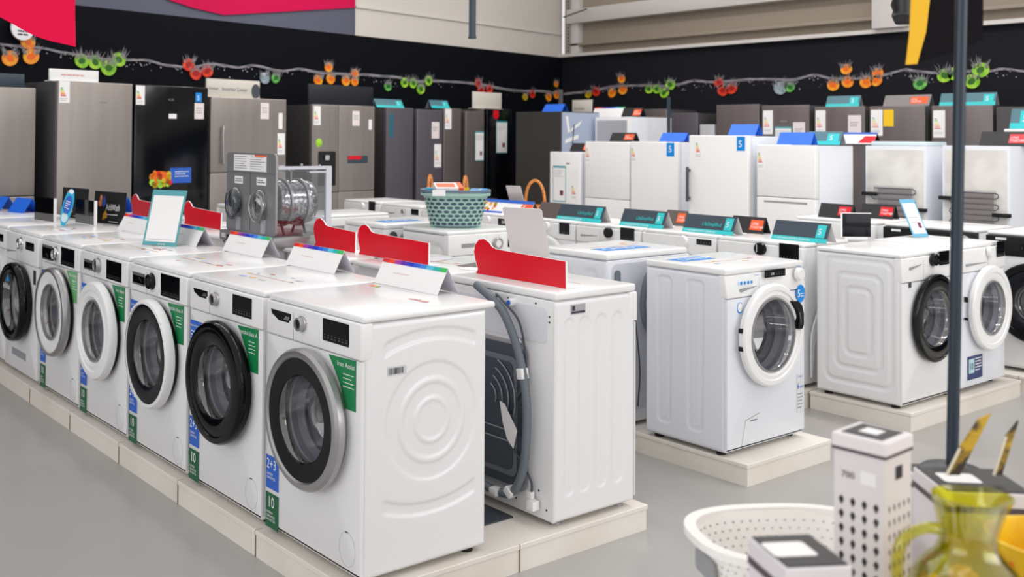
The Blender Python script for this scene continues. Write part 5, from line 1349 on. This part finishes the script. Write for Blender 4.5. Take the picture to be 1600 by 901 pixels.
t = thing('thin_post', 'thin pale upright post near the wall corner behind the fridges', 'post', (8.4, at(876, 170, x=8.4).y, 0)); bm = NB(); bx(bm, -.02, .02, -.02, .02, 0, at(876, 140, x=8.4).z); link('post', bm, SILVER, t)
t = thing('thin_post', 'dark thin upright post in front of the dark grey side-on fridge', 'post', (7.9, at(1045, 170, x=7.9).y, 0)); bm = NB(); bx(bm, -.015, .015, -.015, .015, 0, at(1045, 151, x=7.9).z); link('post', bm, CARDD, t)
blackcard('black folded card with orange badge on the small white fridge', t_small[0]+.2, t_small[1]-.08, t_small[2]+.001, RZA, .32, .09, .1, txt='LONG\nTOGETHER')
blackcard('black folded card with orange badge on the white two-door fridge', t_b[0]+.2, t_b[1]-.06, t_b[2]+.001, RZA, .32, .09, .1, txt='LONG\nTOGETHER')
a = at(975, 183, x=7.8); blackcard('black folded card with orange badge on the grey-fronted white cabinet', 7.9, at(990, 183, x=7.9).y, at(985, 183, x=7.6).z+.001, RZA, .3, .12, .12, txt='LONG\nTOGETHER')
t = rainbow('white folded card with rainbow strip on the dim corner fridge', 9.2, at(963, 165, x=9.2).y, at(1020, 171, x=9.0).z+.002, RZA, .5, .14, .14)
t.location = (8.1, at(953, 180, x=8.1).y, at(985, 183, x=7.6).z+.001)
bluetent('blue folded card on the white single-door fridge', t_c[0]+.25, t_c[1]-.06, t_c[2]+.001, RZA, .3, .085, .12, gp='blue folded cards on fridge tops')
bluetent('blue folded card on the tall white fridge with bar handle', t_d[0]+.25, t_d[1]-.1, t_d[2]+.001, RZA, .27, .095, .12, gp='blue folded cards on fridge tops')
bluetent('blue folded card on the nearest white two-door fridge', t_e[0]+.2, t_e[1]+.02, t_e[2]+.001, RZA, .31, .1, .1, gp='blue folded cards on fridge tops')
tealtop('teal card behind the blue card on the nearest white two-door fridge', (t_e[0]+.42, t_e[1]-.1), t_e[2], RZA, .3, .11)
t, T, S = tent('white folded card with fruit picture and red 5 on the dark steel fridge', 6.9, at(1330, 225, x=6.9).y-.0, at(1322, 225, x=6.5).z+.001, RZA, .48, .1, .12, PAPER, CARDB, 'picture cards on fridges')
plate('blue_band', rect(-.24, .24, S-.02, S), .0008, BLUE, t, T); plate('red_badge', [(.09, .01), (.24, .01), (.24, .08), (.14, .08)], .0008, RED, t, T)
bm = NB()
for k in range(10): prism(bm, disc(-.18+rr.uniform(-.06, .05), rr.uniform(.02, .08), .015, n=10), .0006+k*.00004, mi=k % 3)
link('fruit_picture', bm, [FRU['orange'], FRU['yellow'], FRU['red']], t, T@TF(0, -.001, 0), smooth=False)
PLG = mat('pale glass shelf', srgb(206, 222, 226), .15)
t = thing('glass_shelf', 'pale glass shelf lying on top of the left rear-coil fridge', 'shelf', (g1.location.x+.2, g1.location.y, hg1+.001), RZA)
bm = NB(); bx(bm, -wg1/2+.02, wg1/2-.02, -.15, .18, 0, .035, .01); link('shelf_plate', bm, PLG, t)
blackcard('black folded card with red badge on the right rear-coil fridge', g2.location.x+.25, g2.location.y-.12, hg2+.001, RZA, .36, .11, .12, badge=RED, txt='LONG\nTOGETHER')
tealtop('bright teal card on a steel fridge of the right wall', (q_t1[0]+.25, q_t1[1]+.08), q_t1[2], RZA, .4, .125)
blackcard('grey folded card with orange badge on the yellow-sticker fridge', q_t2[0]+.25, q_t2[1], q_t2[2]+.001, RZA, .5, .12, .12, m=mat('grey card', srgb(128, 124, 124), .5), txt='LONG\nTOGETHER')
tealtop('wide teal card crossed by the black pole on the right wall fridge', (q_t3[0]+.25, q_t3[1]+.04), q_t3[2], RZA, .55, .13)
a = at(1598, 120, x=8.2); t = tealtop('dark teal card cut by the right edge of the photo', (8.15, at(1600, 200, x=8.15).y), at(1600, 201, x=7.9).z, RZA, .2, .18)
fsign('dark sign lettered cool on the steel fridge at the left edge', tuple((at(10, 135, pl=lw(1.2)))[:2]), at(10, 135, pl=lw(1.2)).z, AN, .3, .1, CARDD, 'cool', TXT)
fsign('white circular shop sign on the black wall behind the magenta banner', (0, 0), 0, 0, .01, .01, PAPER) if False else None
bm = NB(); c = at(36, 44, pl=lw(.08)); 
t = thing('round_sign', 'white round sign on the black wall behind the magenta hanging banner', 'sign', tuple(c), AN)
bm = NB(); prism(bm, disc(0, 0, .11), .02); link('disc', bm, PAPER, t, smooth=False); lines('dark_print', -.05, .08, -.02, 2, .03, .014, TXTD, t, y=-.002)

# hanging banner at the upper left
def freeform(name, pts, d, m, parent, th=.003, back=True):
    bm = NB(); P = [at(u, v, d=d) for u, v in pts]; n = FW*th
    a = [bm.verts.new(p) for p in P]; b = [bm.verts.new(p+n) for p in P]; k = len(a)
    bm.faces.new(a); bm.faces.new(b[::-1])
    for i in range(k): bm.faces.new((a[i], b[i], b[(i+1) % k], a[(i+1) % k]))
    o = link(name, bm, m, None, smooth=False)
    if parent is not None: o.parent = parent; o.data.transform(parent.matrix_world.inverted()) if False else o.data.transform(Matrix.Translation(-Vector(parent.location)))
    return o
c = at(60, 20, d=4.5)
t = thing('hanging_banner', 'bright magenta curved banner hanging at the upper left corner', 'banner', tuple(c))
arc = spline([(-30, 10, 0), (10, 32, 0), (60, 58, 0), (118, 73, 0)], 24)
freeform('banner_cloth', [(-60, -60)]+[(p.x, p.y) for p in arc][0:]+[(117, 20), (117, -60)], 4.5, mat('magenta cloth', srgb(232, 0, 70), .7, spec=.2), t, .004)
bm = NB(); tube(bm, [at(-60, -58, d=4.5)-c, at(118, -58, d=4.5)-c], .012); link('banner_rail', bm, SILVER, t)
# pole with flag, foreground
zp = at(1488, 735, d=1.78).z
pb, pt = at(1487.5, 735, d=1.78), at(1503.5, -60, d=1.78)
t = thing('banner_pole', 'slim dark pole rising through the photo on a round black base', 'pole', tuple(pb))
PN = mat('pole navy', srgb(34, 48, 62), .35)
bm = NB(); tube(bm, [(0, 0, 0), pt-pb], .0098, 20); link('pole_tube', bm, PN, t)
bm = NB(); lathe(bm, [(0, 0), (.052, 0), (.055, .004), (.045, .012), (.014, .018), (0, .018)], 40, TF(0, 0, -.006)); link('base_disc', bm, mat('base black', srgb(30, 34, 44), .4), t)
c = at(1480, 20, d=1.9)
t = thing('pole_flag', 'black hanging flag with a bright yellow edge strip behind the pole', 'flag', tuple(c))
freeform('black_cloth', [(1448, -60), (1453, 0), (1447, 50), (1434, 98), (1497, 80), (1514, 72), (1536, 62), (1537, -60)], 1.9, mat('flag black', srgb(24, 21, 26), .8, spec=.1), t)
freeform('yellow_strip', [(1424, -60), (1424, 0), (1422, 50), (1416, 101), (1433, 100), (1447, 50), (1453, 0), (1453, -60)], 1.895, mat('flag yellow', srgb(248, 190, 10), .55), t)
bm = NB(); tube(bm, [at(1422, -59, d=1.9)-c, at(1540, -59, d=1.9)-c], .005); link('flag_rod', bm, PN, t)
c = at(1412, 12, d=6.5)
t = thing('ceiling_spotlight', 'dark ribbed spotlight hanging beside the yellow flag edge', 'lamp', tuple(c))
bm = NB(); lathe(bm, [(0, -.1), (.05, -.1), (.07, -.05), (.062, -.02), (.075, .02), (.066, .05), (.078, .09), (.07, .5), (0, .5)], 24); link('lamp_body', bm, mat('lamp black', srgb(30, 28, 32), .35), t)
bm = NB(); lathe(bm, [(0, -.101), (.04, -.101), (.045, -.105), (0, -.105)], 20); link('lamp_front', bm, DGREY, t)
bm = NB(); tube(bm, [(0, 0, .5), (0, 0, 1.6)], .012); link('lamp_stem', bm, DGREY, t)

# ------------------------------------------------------------------ foreground table and goods
ZT = .75
t = thing('display_table', 'white display table at the lower right, under the boxes and jug', 'table', tuple(CAM+FW*1.22+RT*.66-Vector((0, 0, (CAM+FW*1.22+RT*.66).z))), R_(53.4-90))
bm = NB(); bx(bm, -.42, .6, -.5, .46, ZT-.03, ZT, .004); tt = link('table_top', bm, LIDW, t)
for x in (-.37, .55):
    for y in (-.45, .41):
        bm = NB(); bx(bm, x-.02, x+.02, y-.02, y+.02, 0, ZT-.03, .003); link('leg', bm, SILVER, t)
z1 = ZT+.0008
# tall patterned box
BXW = mat('box pale print', srgb(224, 218, 220), .5); BXL = mat('box lower print', srgb(214, 208, 210), .5)
dbx = 1.42
n = at(1383, 690, d=dbx); l = at(1305, 655, z=n.z); r = at(1434, 664, z=n.z)
ux = (l-n); uy = (r-n)
rzb = math.atan2(-ux.y, -ux.x); wl = ux.length; wr = .5*(uy.length+wl)
wl = .074; wr = .08; rzb = R_(-87)
t = thing('patterned_box', 'tall white box with rows of dark dots and a black square on its lid', 'box', (n.x, n.y, z1), rzb)
# local: near corner at origin, left face runs towards -x (front faces -y), right face is +x side running +y
hb = n.z-z1
bm = NB(); bx(bm, -wl, 0, 0, wr, 0, hb-.024, .002, 1); bd = link('box_body', bm, BXW, t)
bm = NB(); bx(bm, -wl-.002, .002, -.002, wr+.002, hb-.022, hb-.002, .002, 1); ld = link('box_lid', bm, mat('box lid white', srgb(232, 226, 228), .5), t)
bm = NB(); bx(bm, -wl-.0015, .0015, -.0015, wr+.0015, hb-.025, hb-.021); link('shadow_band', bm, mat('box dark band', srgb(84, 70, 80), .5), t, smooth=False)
bm = NB(); bx(bm, -wl+.008, -.008, .008, wr-.008, hb-.002, hb-.001); bx(bm, -wl+.024, -.024, .026, wr-.026, hb-.001, hb-.0004, mi=1); link('lid_square', bm, [CARDB, PAPER], t, smooth=False)
def diamond(cx, cz, r=.0035, h=.007): return [(cx-r, cz), (cx, cz-h), (cx+r, cz), (cx+r, cz+h*.4), (cx, cz+h), (cx-r, cz+h*.4)]
bm = NB(); z = hb-.095
while z > .02:
    for c_ in range(4): prism(bm, diamond(-wl+.012+c_*.0165, z), .0005)
    z -= .0195
link('dot_pattern', bm, CARDB, t, TF(0, -.0006, 0), smooth=False)
bm = NB(); z = hb-.095
while z > .02:
    for c_ in range(5): prism(bm, diamond(.012+c_*.0145, z, .0022, .005), .0005)
    z -= .0195
link('dot_pattern', bm, mat('dot grey', srgb(110, 100, 104), .5), t, TF(.0006, 0, 0)@RZ(PI/2), smooth=False)
text('lettering', '700', .013, CARDB, t, x=-wl+.012, z=hb-.062, y=-.001); plate('paper_patch', rect(-wl+.04, -wl+.062, hb-.066, hb-.048), .0005, PAPER, t, y=-.0008)
bm = NB(); prism(bm, rect(.03, .05, hb-.058, hb-.04), .0005); link('black_square', bm, CARDB, t, TF(.0008, 0, 0)@RZ(PI/2), smooth=False)
# white perforated tub
tb = at(1240, 893, d=1.655); WPL = mat('white tub plastic', srgb(240, 237, 233), .4)
t = thing('plastic_tub', 'white oval plastic tub with handle slots at the bottom of the photo', 'tub', (tb.x, tb.y, z1), R_(-30))
A_, B_ = .152, .11
ht = at(1230, 802, d=1.735).z-z1
bm = NB(); basket_wall(bm, A_*.78, B_*.78, A_, B_, ht-.004, 60, 9, 2.8, .3); bmesh.ops.remove_doubles(bm, verts=bm.verts, dist=.0003); link('tub_wall', bm, WPL, t, ang=60)
bm = NB(); ovalring(bm, A_-.002, B_-.002, ht-.012, ht, .018); link('tub_rim', bm, WPL, t)
bm = NB(); ovalring(bm, .002, .002, 0, .003, A_*.75); o = link('tub_floor', bm, WPL, t)
for v in o.data.vertices: v.co.y *= B_/A_
bm = NB(); prism(bm, rrect(-.035, .035, ht-.065, ht-.03, .01), .004); link('handle_slot', bm, mat('slot shade', srgb(150, 152, 154), .5), t, TF(-A_*.955-.004, 0, 0)@RZ(-PI/2), smooth=False)
# black and white flat cartons
def flatbox(label, cxy, rz, sx, sy, h, z=None):
    t = thing('flat_carton', label, 'box', (cxy[0], cxy[1], (z if z is not None else z1)), rz, 'black-topped white cartons on the table')
    bm = NB(); bx(bm, -sx/2, sx/2, -sy/2, sy/2, 0, h-.002, .002, 1); link('carton_body', bm, BXW, t)
    bm = NB(); bx(bm, -sx/2+.004, sx/2-.004, -sy/2+.004, sy/2-.004, h-.002, h, mi=0); link('black_top', bm, CARDB, t, smooth=False)
    bm = NB(); prism(bm, rrect(-.028, .028, -.022, .022, .006), .0006); link('white_patch', bm, PAPER, t, TF(-sx*.15, 0, h+.0006)@RX(PI/2), smooth=False)
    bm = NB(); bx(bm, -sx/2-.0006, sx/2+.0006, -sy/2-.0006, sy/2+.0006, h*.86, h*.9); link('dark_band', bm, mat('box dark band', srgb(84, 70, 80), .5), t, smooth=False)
    return t
zc = at(1240, 842, d=1.33).z
c = at(1248, 858, z=zc); flatbox('black-topped white carton left of the tall patterned box', (c.x, c.y+.0), R_(-30), .085, .1, zc-z1)
c = at(1330, 905, z=zc-.02); flatbox('black-topped white carton at the bottom edge under the tall patterned box', (c.x-.06, c.y-.065), R_(-30), .09, .09, zc-z1-.03)
zk = at(1530, 748, d=1.62).z
c = at(1518, 748, z=zk); flatbox('white carton with black top holding two gold cards, behind the jug', (c.x+.0, c.y+.0), R_(-42), .13, .12, zk-z1)
cc = c
c = at(1462, 752, z=zk-.01); pbx = Vector(pb)
flatbox('white carton with black top under the round base of the pole', (pbx.x, pbx.y), R_(-42), .125, .125, pbx.z-.0075-z1)
GOLD = mat('gold card print', srgb(196, 160, 40), .5, noise=(30, srgb(50, 40, 30), .42, .55))
for lab, pts, d_ in (('gold and black card leaning up from the carton, left one', [(1479, 742), (1500, 742), (1549, 646), (1530, 655), (1500, 700)], 1.56), ('narrower gold and black card leaning up from the carton, right one', [(1553, 742), (1566, 742), (1592, 657), (1572, 682)], 1.6)):
    c0 = at(pts[0][0], pts[0][1], d=d_); t = thing('gold_card', lab, 'card', tuple(c0), 0, 'gold and black cards on the carton')
    bm = NB(); P = [at(u, v, d=d_) for u, v in pts]; nn = FW*.004
    a = [bm.verts.new(p-c0) for p in P]; b = [bm.verts.new(p-c0+nn) for p in P]; bm.faces.new(a); bm.faces.new(b[::-1])
    for i in range(len(a)): bm.faces.new((a[i], b[i], b[(i+1) % len(a)], a[(i+1) % len(a)]))
    link('card_face', bm, GOLD, t, smooth=False)
    bm = NB(); q = (P[1]-P[0])*.12; tube(bm, [P[0]-c0, P[-1]-c0], .0022, 8); link('card_edge', bm, mat('card pale edge', srgb(226, 220, 200), .5), t)
c = at(1590, 838, d=1.5); c = c+RT*.1+FW*.04; flatbox('black-topped white carton at the right edge behind the jug', (c.x, c.y), R_(-42), .12, .12, c.z-z1)
# jug
JG = glass('green yellow glass', (.88, .87, .17), .12, .97)
dj = 1.27
jr = at(1513, 776, d=dj); jx = jr.z-z1
t = thing('glass_jug', 'yellow-green glass jug with handle in the lower right corner', 'jug', (jr.x, jr.y, z1), R_(150))
sc_ = jx/.26
sc_ = 1
pf = [(0, .004), (.042, .004), (.052, .02), (.066, jx-.19), (.073, jx-.15), (.072, jx-.125), (.064, jx-.1), (.05, jx-.08), (.038, jx-.068), (.0325, jx-.055), (.033, jx-.04), (.037, jx-.018), (.0415, jx)]
inner = [(max(r-.0035, 0), z+.002) for r, z in pf][::-1]
bm = NB(); lathe(bm, pf+[(pf[-1][0]-.0017, pf[-1][1]+.002)]+inner, 48)
for v in bm.verts:
    if v.co.z > jx-.03 and v.co.x < -.02 and abs(v.co.y) < .03: v.co.x -= (v.co.z-jx+.03)*.3; v.co.z += .002
link('jug_body', bm, JG, t)
bm = NB(); tube(bm, spline([(.03, 0, jx-.04), (.055, 0, jx-.038), (.08, 0, jx-.052), (.088, 0, jx-.085), (.082, 0, jx-.13), (.068, 0, jx-.16)], 24), .007, 12, T=RZ(0)); jh = link('jug_handle', bm, JG, t)
t.rotation_euler = (0, 0, math.atan2(-RT.y, -RT.x))
LEM = mat('lemon peel', srgb(252, 214, 20), .45, noise=(30, srgb(240, 190, 10), .4, .6))
for k, (x, y, z, s) in enumerate(((-.03, .01, jx-.17, .026), (.03, -.015, jx-.165, .026), (-.005, .035, jx-.13, .022), (.01, -.036, jx-.13, .022), (-.038, -.012, jx-.115, .018), (.034, .02, jx-.118, .018))):
    bm = NB(); lathe(bm, [(0, -s*1.3), (s*.35, -s*1.15), (s*.8, -s*.7), (s, 0), (s*.8, s*.7), (s*.35, s*1.15), (0, s*1.3)], 20)
    o = link('lemon', bm, LEM, None); o.location = Vector((jr.x+x, jr.y+y, z1+z)); o.rotation_euler = (1.2+k, .5*k, k); tag(o, 'yellow lemon inside the green glass jug', 'lemon', 'lemons inside the green glass jug')
# yellow sponge-like piece at the right edge
c = at(1590, 842, d=1.36)
t = thing('yellow_bowl', 'bright yellow patterned bowl at the right edge beside the jug', 'bowl', (c.x+.045, c.y-.03, z1), 0)
hh = c.z-z1
bm = NB(); lathe(bm, [(0, 0), (.04, 0), (.05, hh*.3), (.085, hh), (.08, hh), (.046, hh*.3), (.038, .006), (0, .006)], 36); link('bowl_body', bm, LEM, t)
bm = NB()
for k in range(40): prism(bm, disc(0, 0, .004, n=8), .001, RZ(2*PI*k/20+(k//20)*.15)@TF(0, -.0802+(k//20)*.008, hh*(.9-.15*(k//20)))@RX(R_(20)))
link('dot_pattern', bm, ORANGE, t, smooth=False)
# white lid just inside the bottom edge
p = at(362, 899, z=.62)
t = thing('white_bin', 'rounded white bin lid peeking in at the bottom edge, lower left', 'bin', (p.x, p.y-.0, 0), 0)
p2 = at(362, 930, z=.60)
t.location = (p2.x, p2.y, 0)
bm = NB(); lathe(bm, [(0, 0), (.07, 0), (.085, .56), (0, .56)], 40); link('bin_body', bm, WHITE2, t)
bm = NB(); lathe(bm, [(0, .56), (.09, .56), (.09, .58), (.07, .6), (.03, .61), (0, .612)], 40); link('bin_lid', bm, PAPER, t)
